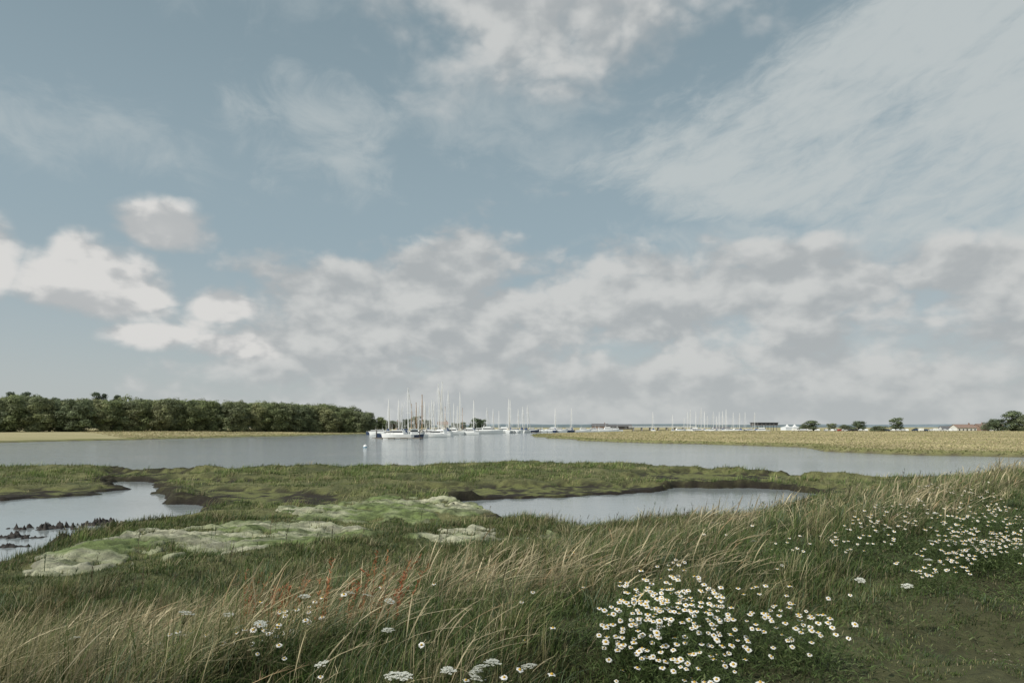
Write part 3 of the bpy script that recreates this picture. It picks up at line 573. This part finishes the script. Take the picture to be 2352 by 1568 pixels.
BL=pmat("buoy_blue",(.1,.3,.42),.5);rg=MB();rg.cyl((0,0,.45),(0,0,.62),.03,.03,6)
inst("mooring_buoy",[("float",lathe(prof2).mesh("buoy_top",[WHITE],True)),("base",lathe(prof).mesh("buoy_base",[BL],True)),("ring",rg.mesh("buoy_ring",[ALU]))],(-28.6,133,0),0,1.15,"white mooring buoy with blue base floating on the river","buoy")
# ------------------------------------------------------------------ cars
def car_parts(col,van=False):
    L=4.3;w=1.75
    if van: bp_=[(-2.3,.35),(2.3,.35),(2.35,.9),(1.6,1.15),(1.1,1.85),(-2.3,1.95)];cp=[(.55,1.12),(1.42,1.15),(1.02,1.72),(.55,1.74)]
    else: bp_=[(-2.1,.35),(2.1,.32),(2.15,.7),(1.1,.95),(.35,1.42),(-1.2,1.45),(-1.9,1.0),(-2.12,.9)];cp=[(-1.65,.97),(.95,.97),(.3,1.36),(-1.15,1.39)]
    b_=MB();b_.prism(bp_,-w/2,w/2);c_=MB();c_.prism(cp,-w/2-.01,w/2+.01)
    ch=[("body",b_.mesh("car_body",[col])),("window",c_.mesh("car_window",[GLASSD]))]
    for x in(-1.35,1.35):
        for s in(-1,1):
            q=MB();q.cyl((x,s*(w/2-.18),.32),(x,s*(w/2+.02),.32),.32,.32,12);ch.append(("wheel",q.mesh("car_wheel",[TYRE])))
    return ch
CP=[(car_parts(WHITE),"white"),(car_parts(pmat("silver_paint",(.5,.51,.52),.3)),"silver"),(car_parts(BLUE),"dark blue"),(car_parts(RED),"red"),(car_parts(pmat("black_paint",(.02,.02,.022),.3)),"black"),(car_parts(WHITE,True),"white van")]
px=1828
while px<2200:
    D=432+rr.uniform(-3,3);x=(px-1176)*kx*D
    k=rr.choice([0,0,1,1,1,2,3,4,5]);z=float(terrain(np.array([x]),np.array([D]))[0][0])
    inst("parked_van" if k==5 else "parked_car",CP[k][0],(x,D,z),R(rr.choice([0,90,90,80,180])),1,(CP[k][1] if k<5 else "white")+(" panel van" if k==5 else " hatchback car")+" parked on grass beside the moorings","van" if k==5 else "car","vehicles parked beside the moorings")
    px+=rr.choice([8,10,11,13,20])
# ------------------------------------------------------------------ buildings
def house(name,W,D,He,Hr,wall,roof,x,y,rz,label,chim=True,nw=3,door=True,cat="house"):
    b_=MB();b_.box((0,0,He/2-.3),(W,D,He+.6));
    b_.add([(-W/2,-D/2,He),(-W/2,D/2,He),(-W/2,0,He+Hr),(W/2,-D/2,He),(W/2,D/2,He),(W/2,0,He+Hr)],[(0,2,1),(3,4,5)])
    r=MB();o=.4;t=.16
    for s in(-1,1):
        r.add([(-W/2-o,s*(D/2+o),He-o*Hr/(D/2)+.03),(W/2+o,s*(D/2+o),He-o*Hr/(D/2)+.03),(W/2+o,0,He+Hr+.03),(-W/2-o,0,He+Hr+.03),(-W/2-o,s*(D/2+o),He-o*Hr/(D/2)+.03+t),(W/2+o,s*(D/2+o),He-o*Hr/(D/2)+.03+t),(W/2+o,0,He+Hr+.03+t),(-W/2-o,0,He+Hr+.03+t)],[(0,1,2,3),(4,5,6,7),(0,1,5,4),(0,3,7,4),(1,2,6,5)])
    ch=[("wall",b_.mesh(name+"_wall",[wall]))];cc=[]
    if chim:
        c=MB();c.box((W*.3,0,He+Hr+.2),(.9,.7,1.8));c.cyl((W*.3,0,He+Hr+1.1),(W*.3,0,He+Hr+1.5),.15,.12,8);cc.append(("chimney",c.mesh(name+"_chimney",[BRICK])))
    ch.append(("roof",r.mesh(name+"_roof",[roof]),cc))
    for i in range(nw):
        xx=-W/2+W*(i+.5)/nw
        for fl in range(max(1,int(He/2.7))):
            if door and i==nw//2 and fl==0:
                d=MB();d.box((xx,-D/2-.03,1.0),(.95,.1,2.05));ch.append(("door",d.mesh(name+"_door",[DARKW])));continue
            w_=MB();w_.box((xx,-D/2-.02,1.5+fl*2.6),(1.3,.08,1.15));f_=MB();
            for (a,b2) in(((0,.62),(1.5,.1)),((0,-.62),(1.5,.1)),((-.7,0),(.1,1.14)),((.7,0),(.1,1.14))): f_.box((xx+a[0],-D/2-.05,1.5+fl*2.6+a[1]),(b2[0],.12,b2[1]))
            ch.append(("window",w_.mesh(name+"_window",[GLASSD]),[("frame",f_.mesh(name+"_frame",[WHITE]))]))
    z=float(terrain(np.array([float(x)]),np.array([float(y)]))[0][0]);inst(name,ch,(x,y,z),rz,1,label,cat)
def PX(px,D): return (px-1176)*kx*D
house("house",15,8,3,2.2,RENDERW,TILE,PX(2212,500),500,R(5),"white rendered bungalow with orange tiled roof",nw=5)
house("house",11,7,4.2,2.4,BRICK,TILE,PX(2250,505),505,R(30),"brick cottage with steep red clay roof",nw=3)
house("house",12,7,4.2,2.4,RENDERW,TILE,PX(2280,515),515,R(-15),"white cottage with red clay tiled roof",nw=3)
house("house",12,7,2.8,2.2,RENDERW,SLATE,PX(2178,520),520,R(0),"low white cottage with grey slate roof",nw=3)
house("boat_shed",26,10,3.0,1.9,DARKW,SLATE,PX(1420,690),690,R(4),"dark green-grey timber boat shed at the quay",False,6,cat="shed")
house("boathouse",16,8,3.2,2.4,BRICK,SLATE,PX(1378,690),690,R(-4),"brick boathouse with grey slate roof",True,4)
house("house",10,7,5,2.4,RENDERW,TILE,PX(1018,640),640,R(10),"white waterside house among trees",nw=3)
house("house",12,7,5,2.4,BRICK,SLATE,PX(905,650),650,R(-10),"brick waterside house among dark trees",nw=3)
house("boat_shed",14,8,3,1.5,WHITE,SLATE,PX(1655,600),600,R(0),"white low harbour shed behind moored yachts",False,4,cat="shed")
c=MB();c.box((0,0,5.2),(20,8,2.3));r=MB();r.box((0,0,6.52),(21.5,9.5,.3));
ch=[("wall",c.mesh("clubhouse_wall",[GREYW])),("roof",r.mesh("clubhouse_roof",[SLATE]))]
for i in range(6):
    w_=MB();w_.box((-8.3+i*3.3,-4.03,5.4),(2.2,.1,.9));ch.append(("window",w_.mesh("clubhouse_window",[GLASSD])))
for i in range(5):
    for s in(-1,1):
        p=MB();p.cyl((-9+i*4.5,s*3.4,-1),(-9+i*4.5,s*3.4,4.1),.2);ch.append(("post",p.mesh("clubhouse_post",[GREYW])))
inst("clubhouse",ch,(PX(1755,565),565,1.0),0,1,"grey timber flat-roofed clubhouse raised on posts","building")
for i,(px_,w0) in enumerate([(1808,7),(1825,6)]):
    c=MB();c.box((0,0,1.2),(w0,w0,2.4));r=MB();n_=w0/2+.2
    r.add([(-n_,-n_,2.4),(n_,-n_,2.4),(n_,n_,2.4),(-n_,n_,2.4),(-.9,-.9,3.2),(.9,-.9,3.2),(.9,.9,3.2),(-.9,.9,3.2),(0,0,4.9)],[(0,1,5,4),(1,2,6,5),(2,3,7,6),(3,0,4,7),(4,5,8),(5,6,8),(6,7,8),(7,4,8)])
    inst("marquee",[("wall",c.mesh("marquee_wall",[WHITE])),("roof",r.mesh("marquee_roof",[WHITE]))],(PX(px_,540),540,1.3),.2,1,"white peaked canvas marquee","tent","white marquees")
x0,x1=PX(1445,650),PX(1598,650);L=x1-x0
d=MB();d.box((0,0,3.6),(L,6,.5));rl=MB();
for s in(-1,1):
    rl.box((0,s*2.9,4.75),(L,.12,.12));rl.box((0,s*2.9,4.35),(L,.08,.08))
    for i in range(24): rl.box((-L/2+L*(i+.5)/24,s*2.9,4.35),(.1,.1,.9))
ch=[("deck",d.mesh("bridge_deck",[RENDERW])),("railing",rl.mesh("bridge_railing",[WHITE]))]
CONC=pmat("concrete",(.3,.29,.27),.85)
for i in range(8):
    p=MB();p.box((-L/2+L*(i+.5)/8,0,1.4),(.9,5,3.9));ch.append(("pier",p.mesh("bridge_pier",[CONC])))
inst("bridge",ch,((x0+x1)/2,650,0),0,1,"long low pale road bridge on concrete piers","bridge")
# ------------------------------------------------------------------ creek debris
def debris(x,y,sx,sy,hgt,label,seed):
    st=.04;gx,gy=np.meshgrid(np.arange(-sx,sx,st),np.arange(-sy,sy,st))
    m=1-(gx/sx)**2-(gy/sy)**2
    n=fbm(gx*2.6+seed*9,gy*2.6,4,seed%5)*1.1
    sp=np.clip(fbm(gx*6+seed,gy*6+3,3,(seed+2)%5)-.06,0,1)*hgt*2.6
    z=-.12+(np.clip(m,-1,1)*.13+n*.22)+sp*np.clip(m*2,0,1)+fbm(gx*9,gy*9,2,2)*.08
    gx=gx+fbm(gx*6,gy*6,2,1)*.1
    ii=np.arange(gx.size).reshape(gx.shape);q=np.stack([ii[:-1,:-1],ii[:-1,1:],ii[1:,1:],ii[1:,:-1]],-1).reshape(-1,4)
    o=link(bpy.data.objects.new("seaweed_covered_driftwood",np_mesh("driftwood",np.stack([gx,gy,z],-1),q,None,[WRACK])));o.location=(x,y,0);tag(o,label,"driftwood",group="wrack clumps in the creek")
WRACK=pmat("wet_wrack",(.020,.016,.013),.8,noise=.5,scale=12)
debris(-16.9,28.2,1.4,.7,.42,"black seaweed-covered driftwood snag sticking out of creek",3)
debris(-18.3,26.9,1.7,.8,.42,"ragged dark seaweed-covered driftwood in creek",7)
debris(-17.8,24.7,1.3,.6,.28,"small dark seaweed-covered stump in creek",4)
debris(-16.9,22.8,1.0,.4,.2,"low dark wrack clump in shallow creek",5)
# ------------------------------------------------------------------ flowers
def daisy_meshes(seed,hgt):
    r=random.Random(seed);R0=.0175
    pe=MB();n=13
    for i in range(n):
        a=6.2832*i/n+r.uniform(-.1,.1);c_,s_=math.cos(a),math.sin(a);w=.004;dr=r.uniform(-.004,.002)
        V=[]
        for (rad,hw,z) in((.005,.5,0),(.010,1,.001),(.0150,.85,dr*.6),(R0+r.uniform(-.001,.002),.3,dr)):
            V+=[(c_*rad-s_*w*hw,s_*rad+c_*w*hw,hgt+z),(c_*rad+s_*w*hw,s_*rad-c_*w*hw,hgt+z)]
        pe.add(V,[(0,1,3,2),(2,3,5,4),(4,5,7,6)],0,(.85,.85,.82))
    ce=MB();k=9;V=[]
    for (rad,z) in((.0072,.0),(.0062,.004),(.0033,.0065)):
        for j in range(k): V.append((rad*math.cos(6.283*j/k),rad*math.sin(6.283*j/k),hgt+.001+z))
    ce.add(V,[(l*k+j,l*k+(j+1)%k,(l+1)*k+(j+1)%k,(l+1)*k+j) for l in range(2) for j in range(k)]+[tuple(range(2*k,3*k))],0,(.6,.38,.04))
    st=MB();st.cyl((-.02,0,0),(0,0,hgt),.0018,.0014,4,0,(.08,.12,.04))
    for i in range(9):
        z=hgt*r.uniform(.15,.85);a=r.uniform(0,6.28);l=.05;st.add([(0,0,z),(math.cos(a)*l*.5-.003,math.sin(a)*l*.5,z+.02),(math.cos(a)*l,math.sin(a)*l,z+.03),(math.cos(a)*l*.5+.003,math.sin(a)*l*.5+.003,z+.018)],[(0,1,2,3)],0,(.085,.125,.04))
    pm,cm,sm=pe.mesh("daisy_petals",[PETAL],False,True),ce.mesh("daisy_centre",[PETAL],True,True),st.mesh("daisy_stem",[GRASS],False,True)
    one=MB()
    for q in(pe,ce,st):
        o=len(one.v);one.v+=q.v;one.f+=[tuple(i+o for i in f) for f in q.f];one.m+=q.m;one.c+=q.c
    return [("stem",sm),("petals",pm),("flower_centre",cm)],one
DP=[daisy_meshes(i,h) for i,h in enumerate([.24,.29,.34,.39])]
DONE=[d[1].mesh("daisy_whole",[PETAL],False,True) for d in DP]
fl=[]
for ax,ay in CL:
    big=random.random()<.6
    for _ in range(int(random.uniform(13,28)) if big else int(random.uniform(2,7))):
        x=random.gauss(ax,.07+.010*ay);y=random.gauss(ay,.07+.011*ay)
        if y>2.8: fl.append((x,y))
for _ in range(50):
    y=random.uniform(3.0,10);u_=random.uniform(.8,3.8);fl.append((2.65-(u_-.73*(y-4.5))/.68,y))
fa=np.array(fl);fz,FT=terrain(fa[:,0],fa[:,1]);order=np.argsort(fa[:,1])
cnt=0;rest=[]
for i in order:
    x,y=fa[i];z=fz[i];k=random.randrange(4);ti=(random.gauss(.28,.25),random.gauss(.15,.25));s=random.uniform(.75,1.2)
    if y<12 and not(-.78*y<x<.78*y): rest.append(i);continue
    if cnt<110: inst("daisy",DP[k][0],(x,y,z),random.uniform(0,.6),s,"white daisy with yellow centre growing in bank grass","flower","daisies on the bank",ti);cnt+=1
    elif cnt<300:
        o=link(bpy.data.objects.new("daisy",DONE[k]));o.location=(x,y,z);o.rotation_euler=(ti[0],ti[1],random.uniform(0,.6));o.scale=(s*1.05,)*3;tag(o,"white daisy with yellow centre growing in bank grass","flower",None,"daisies on the bank");cnt+=1
    else: rest.append(i)
if rest:
    Vs=[];Fs=[];Cs=[];o=0;me=bpy.data.meshes.new("daisies")
    for i in rest:
        q=DP[random.randrange(4)][1];v=np.array(q.v)*random.uniform(.95,1.35);a=random.gauss(.28,.22);ca,sa=math.cos(a),math.sin(a);v=np.stack([v[:,0],v[:,1]*ca-v[:,2]*sa,v[:,1]*sa+v[:,2]*ca],-1)+np.array([fa[i,0],fa[i,1],fz[i]])
        Vs+=v.tolist();Fs+=[tuple(j+o for j in f) for f in q.f];Cs+=q.c;o+=len(q.v)
    me.from_pydata(Vs,[],Fs);me.materials.append(PETAL);at=me.color_attributes.new("Col","FLOAT_COLOR","POINT");at.data.foreach_set("color",[k for c in Cs for k in(*c,1)])
    tag(link(bpy.data.objects.new("daisy_drift",me)),"drift of small white daisies along the bank top","flowers","stuff")
def carrot(seed,h):
    r=random.Random(seed);st=MB();st.cyl((0,0,0),(.03,0,h*.75),.003,.0024,5,0,(.09,.13,.05));um=MB()
    for i in range(20):
        a=2.4*i;q=.042*math.sqrt((i+.5)/20);p=(.03+math.cos(a)*q,math.sin(a)*q,h+.012*math.cos(q*30)+r.uniform(-.004,.004));st.cyl((.03,0,h*.75+.25*h*.55),p,.0009,.0007,3,0,(.12,.15,.06))
        for j in range(9):
            b=r.uniform(0,6.28);rr_=r.uniform(0,.010);x,y,z=p[0]+math.cos(b)*rr_,p[1]+math.sin(b)*rr_,p[2]+r.uniform(0,.004);s=.0036;t=r.uniform(-.002,.002)
            um.add([(x-s,y-s,z+t),(x+s,y-s,z-t),(x+s,y+s,z),(x-s,y+s,z+t)],[(0,1,2,3)],0,(.68,.69,.62))
    st.cyl((.03,0,h*.75),(.03,0,h*.75+.25*h*.55),.0024,.002,5,0,(.09,.13,.05))
    return [("stem",st.mesh("wild_carrot_stem",[GRASS],False,True)),("flower_head",um.mesh("wild_carrot_umbel",[PETAL],False,True))]
CA=[carrot(i,h) for i,h in enumerate([.38,.45,.52])]
for (x,y) in[(-.5,3.5),(-.58,3.35),(-.42,3.9),(-.30,3.5),(-.1,3.55),(-.2,3.9),(.02,3.4),(-.65,3.7),(-1.9,5.2),(-2.0,5.6),(-2.25,5.4),(-1.75,5.5),(-1.6,5.1),(-2.6,5.3),(-1.45,5.6),(-.75,4.4),(-1.0,4.9),(-2.3,6.4),(-3.0,4.8),(3.2,6.4),(3.6,6.2),(5.2,8.6),(3.0,8.2),(4.6,7.4),(-.95,3.9),(-1.6,4.1),(.2,3.6),(6.5,10.5),(6.0,8.8),(7.0,10.0),(-2.1,4.0),(.35,3.7),(-.35,3.65),(-1.2,5.3)]:
    z=float(terrain(np.array([float(x)]),np.array([float(y)]))[0][0]);inst("wild_carrot_plant",CA[random.randrange(3)],(x,y,z),random.uniform(0,6),random.uniform(.85,1.1),"flat white umbel of wild carrot on slender stem","plant","wild carrot on the bank",(random.gauss(.15,.1),random.gauss(.15,.1)))
# ------------------------------------------------------------------ sky / world
W=bpy.data.worlds.new("World");scene.world=W;W.use_nodes=True;nt=W.node_tree;nt.nodes.clear()
out=nt.nodes.new("ShaderNodeOutputWorld");bg=nt.nodes.new("ShaderNodeBackground");bg.inputs["Strength"].default_value=.1;nt.links.new(bg.outputs[0],out.inputs[0])
def inp(s,v):
    if isinstance(v,(int,float)): s.default_value=v
    else: nt.links.new(v,s)
def M(op,a,b=None,c=None,clamp=False):
    n=nt.nodes.new("ShaderNodeMath");n.operation=op;n.use_clamp=clamp;inp(n.inputs[0],a)
    if b is not None: inp(n.inputs[1],b)
    if c is not None: inp(n.inputs[2],c)
    return n.outputs[0]
def SS(x,a,b):
    n=nt.nodes.new("ShaderNodeMapRange");n.interpolation_type='SMOOTHSTEP';inp(n.inputs[0],x);n.inputs[1].default_value=a;n.inputs[2].default_value=b
    if a>b:
        n.inputs[1].default_value=b;n.inputs[2].default_value=a;n.inputs[3].default_value=1;n.inputs[4].default_value=0
    return n.outputs[0]
def CB(x,y,z=0.0):
    n=nt.nodes.new("ShaderNodeCombineXYZ");inp(n.inputs[0],x);inp(n.inputs[1],y);inp(n.inputs[2],z);return n.outputs[0]
def NZ(v,scale,detail=6,rough=.55,dist=0):
    n=nt.nodes.new("ShaderNodeTexNoise");nt.links.new(v,n.inputs["Vector"]);n.inputs["Scale"].default_value=scale;n.inputs["Detail"].default_value=detail;n.inputs["Roughness"].default_value=rough;n.inputs["Distortion"].default_value=dist;return n.outputs["Fac"]
def MIX(f,a,b):
    n=nt.nodes.new("ShaderNodeMix");n.data_type='RGBA';inp(n.inputs[0],f)
    for s,v in((n.inputs[6],a),(n.inputs[7],b)):
        if isinstance(v,tuple): s.default_value=(*v,1)
        else: nt.links.new(v,s)
    return n.outputs[2]
SUN_AZ=R(-125);SUN_EL=R(42)
sky=nt.nodes.new("ShaderNodeTexSky");sky.sky_type='NISHITA';sky.sun_disc=False;sky.sun_elevation=SUN_EL;sky.sun_rotation=SUN_AZ;sky.air_density=1;sky.dust_density=1.5
hsv=nt.nodes.new("ShaderNodeHueSaturation");hsv.inputs["Saturation"].default_value=.6;hsv.inputs["Value"].default_value=1.1;nt.links.new(sky.outputs[0],hsv.inputs["Color"])
tc=nt.nodes.new("ShaderNodeTexCoord");sp=nt.nodes.new("ShaderNodeSeparateXYZ");nt.links.new(tc.outputs["Generated"],sp.inputs[0])
az=M('ARCTAN2',sp.outputs[0],sp.outputs[1]);el=M('ARCSINE',sp.outputs[2])
haze=MIX(SS(el,0.0,.28),(4.5,5.0,5.05),(3.0,4.0,4.4));haze=MIX(SS(el,.25,.6),haze,(2.2,3.1,3.5))
base=MIX(.78,hsv.outputs[0],haze)
def billow(x,y,sc=1.0,ab=.7):
    v=CB(x,y,.3);a=NZ(v,8.5*sc,8,.52,.1);b_=NZ(v,13*sc,3,.5,.2)
    return M('ADD',M('MULTIPLY',M('SUBTRACT',a,.5),1.0),M('MULTIPLY',M('SUBTRACT',M('ABSOLUTE',M('SUBTRACT',b_,.5)),.075),ab))
ey=M('MULTIPLY',el,1.5)
n1=billow(az,ey);n2=billow(M('ADD',az,-.016),M('ADD',ey,.036))
nb=NZ(CB(az,M('MULTIPLY',el,2.0),2.0),5.5,5,.5)
nc=n1
def ell(a,b,rx,ry,amp=1.0,nz=1.5,off=0):
    dx=M('DIVIDE',M('SUBTRACT',az,a),rx);dy=M('DIVIDE',M('SUBTRACT',el,b),ry)
    r=M('SQRT',M('ADD',M('MULTIPLY',dx,dx),M('MULTIPLY',dy,dy)))
    return M('ADD',M('SUBTRACT',1.0+off,r),M('MULTIPLY',nc,nz))
f=ell(-.545,.178,.082,.05,nz=1.7,off=.35)
for p,o_ in[((-.565,.20,.04,.042),.3),((-.475,.252,.06,.034),.1),((-.67,.205,.05,.055),.3),((-.50,.118,.08,.022),.0),((-.40,.162,.055,.028),.1),((-.38,.11,.07,.022),.0)]: f=M('MAXIMUM',f,ell(*p,nz=1.7,off=o_))
puff=M('MULTIPLY',SS(f,0.0,.55),.95)
az2=M('SUBTRACT',az,.1);btop=M('SUBTRACT',.285,M('MULTIPLY',M('MULTIPLY',az2,az2),.22))
e=M('MINIMUM',M('DIVIDE',M('SUBTRACT',btop,el),.06),1.0)
e=M('SUBTRACT',e,M('MULTIPLY',SS(az,-.28,-.52),1.4))
bankf=M('ADD',M('ADD',e,M('MULTIPLY',nc,3.4)),M('MULTIPLY',M('SUBTRACT',nb,.5),2.0))
bankd=M('MULTIPLY',SS(bankf,-.05,.85),.95)
top=ell(.06,.60,.27,.15,nz=1.8,off=0.2);topd=M('MULTIPLY',SS(top,-.1,.75),.92)
cum=M('MAXIMUM',M('MAXIMUM',puff,bankd),topd)
ca,sa=math.cos(.30),math.sin(.30)
sx=M('ADD',M('MULTIPLY',az,ca),M('MULTIPLY',el,sa));sy=M('SUBTRACT',M('MULTIPLY',el,ca),M('MULTIPLY',az,sa))
ns=NZ(CB(M('MULTIPLY',sx,3.0),M('MULTIPLY',sy,8.0),1.0),1.6,7,.55,.4);ns2=NZ(CB(M('MULTIPLY',sx,12.0),M('MULTIPLY',sy,30.0),3.0),2.0,7,.65,.6)
hh=M('MULTIPLY',M('SUBTRACT',az,.04),.38)
wedge=M('DIVIDE',M('SUBTRACT',hh,M('ABSOLUTE',M('SUBTRACT',el,.365))),.045)
cf=M('ADD',M('MINIMUM',wedge,1.15),M('ADD',M('MULTIPLY',M('SUBTRACT',ns,.5),3.8),M('MULTIPLY',M('SUBTRACT',ns2,.5),1.9)))
cir=M('MULTIPLY',SS(cf,-.3,1.6),.92)
wv_=NZ(CB(M('MULTIPLY',az,7.0),M('MULTIPLY',el,11.0),5.0),1.6,7,.62,.6);wn=M('MULTIPLY',M('SUBTRACT',wv_,.5),3.2)
def wisp(a,b,rx,ry,amp):
    dx=M('DIVIDE',M('SUBTRACT',az,a),rx);dy=M('DIVIDE',M('SUBTRACT',el,b),ry);r=M('SQRT',M('ADD',M('MULTIPLY',dx,dx),M('MULTIPLY',dy,dy)))
    return M('MULTIPLY',SS(M('ADD',M('SUBTRACT',1.0,r),wn),-.2,1.3),amp)
wi=wisp(-.26,.385,.13,.08,.65)
for p in[(-.58,.35,.2,.05,.5),(-.02,.43,.17,.07,.45),(.08,.38,.10,.05,.4),(-.35,.55,.25,.05,.3),(.5,.25,.35,.06,.7)]: wi=M('MAXIMUM',wi,wisp(*p))
thin=M('MAXIMUM',cir,wi)
back=M('MULTIPLY',SS(M('ABSOLUTE',az),.85,1.2),SS(NZ(tc.outputs["Generated"],3.0,5,.6),.48,.66))
lit=M('ADD',.5,M('MULTIPLY',M('SUBTRACT',n1,n2),3.2))
lit=M('ADD',lit,M('MULTIPLY',M('SUBTRACT',.5,nb),2.0));lit=SS(lit,0.0,1.1)
ccol=MIX(lit,(4.1,4.35,4.45),(6.0,6.1,6.0))
litp=SS(M('ADD',lit,M('MULTIPLY',f,.3)),.1,1.0)
pcol=MIX(litp,(4.7,4.85,4.9),(7.1,7.0,6.8))
ccol=MIX(puff,ccol,pcol)
c1=MIX(thin,base,(5.1,5.55,5.6))
c2=MIX(cum,c1,ccol)
hz=M('MULTIPLY',SS(el,.12,0.0),.5);c3=MIX(hz,c2,(4.8,5.1,5.1))
c4=MIX(back,c3,(5.0,5.15,5.15))
nt.links.new(c4,bg.inputs["Color"])
W.cycles.sampling_method='MANUAL';W.cycles.sample_map_resolution=512
sl=bpy.data.lights.new("Sun","SUN");sl.energy=3.8;sl.angle=R(.6);sl.color=(1,.95,.86);so=link(bpy.data.objects.new("Sun",sl))
dirn=Vector((math.sin(SUN_AZ)*math.cos(SUN_EL),math.cos(SUN_AZ)*math.cos(SUN_EL),math.sin(SUN_EL)))
so.rotation_euler=dirn.to_track_quat('Z','Y').to_euler();so.location=(0,-20,60)
# ------------------------------------------------------------------ camera
cam=bpy.data.cameras.new("Camera");cam.lens=24;cam.sensor_width=36;cam.shift_y=.0833;cam.clip_end=20000;cam.clip_start=.05
co=link(bpy.data.objects.new("Camera",cam));co.location=(0,0,4.0);co.rotation_euler=(R(90),0,0);scene.camera=co
scene.view_settings.view_transform='Standard';scene.view_settings.look='None';scene.view_settings.exposure=0
print("terrain verts",nx*ny,"flowers",len(fl))
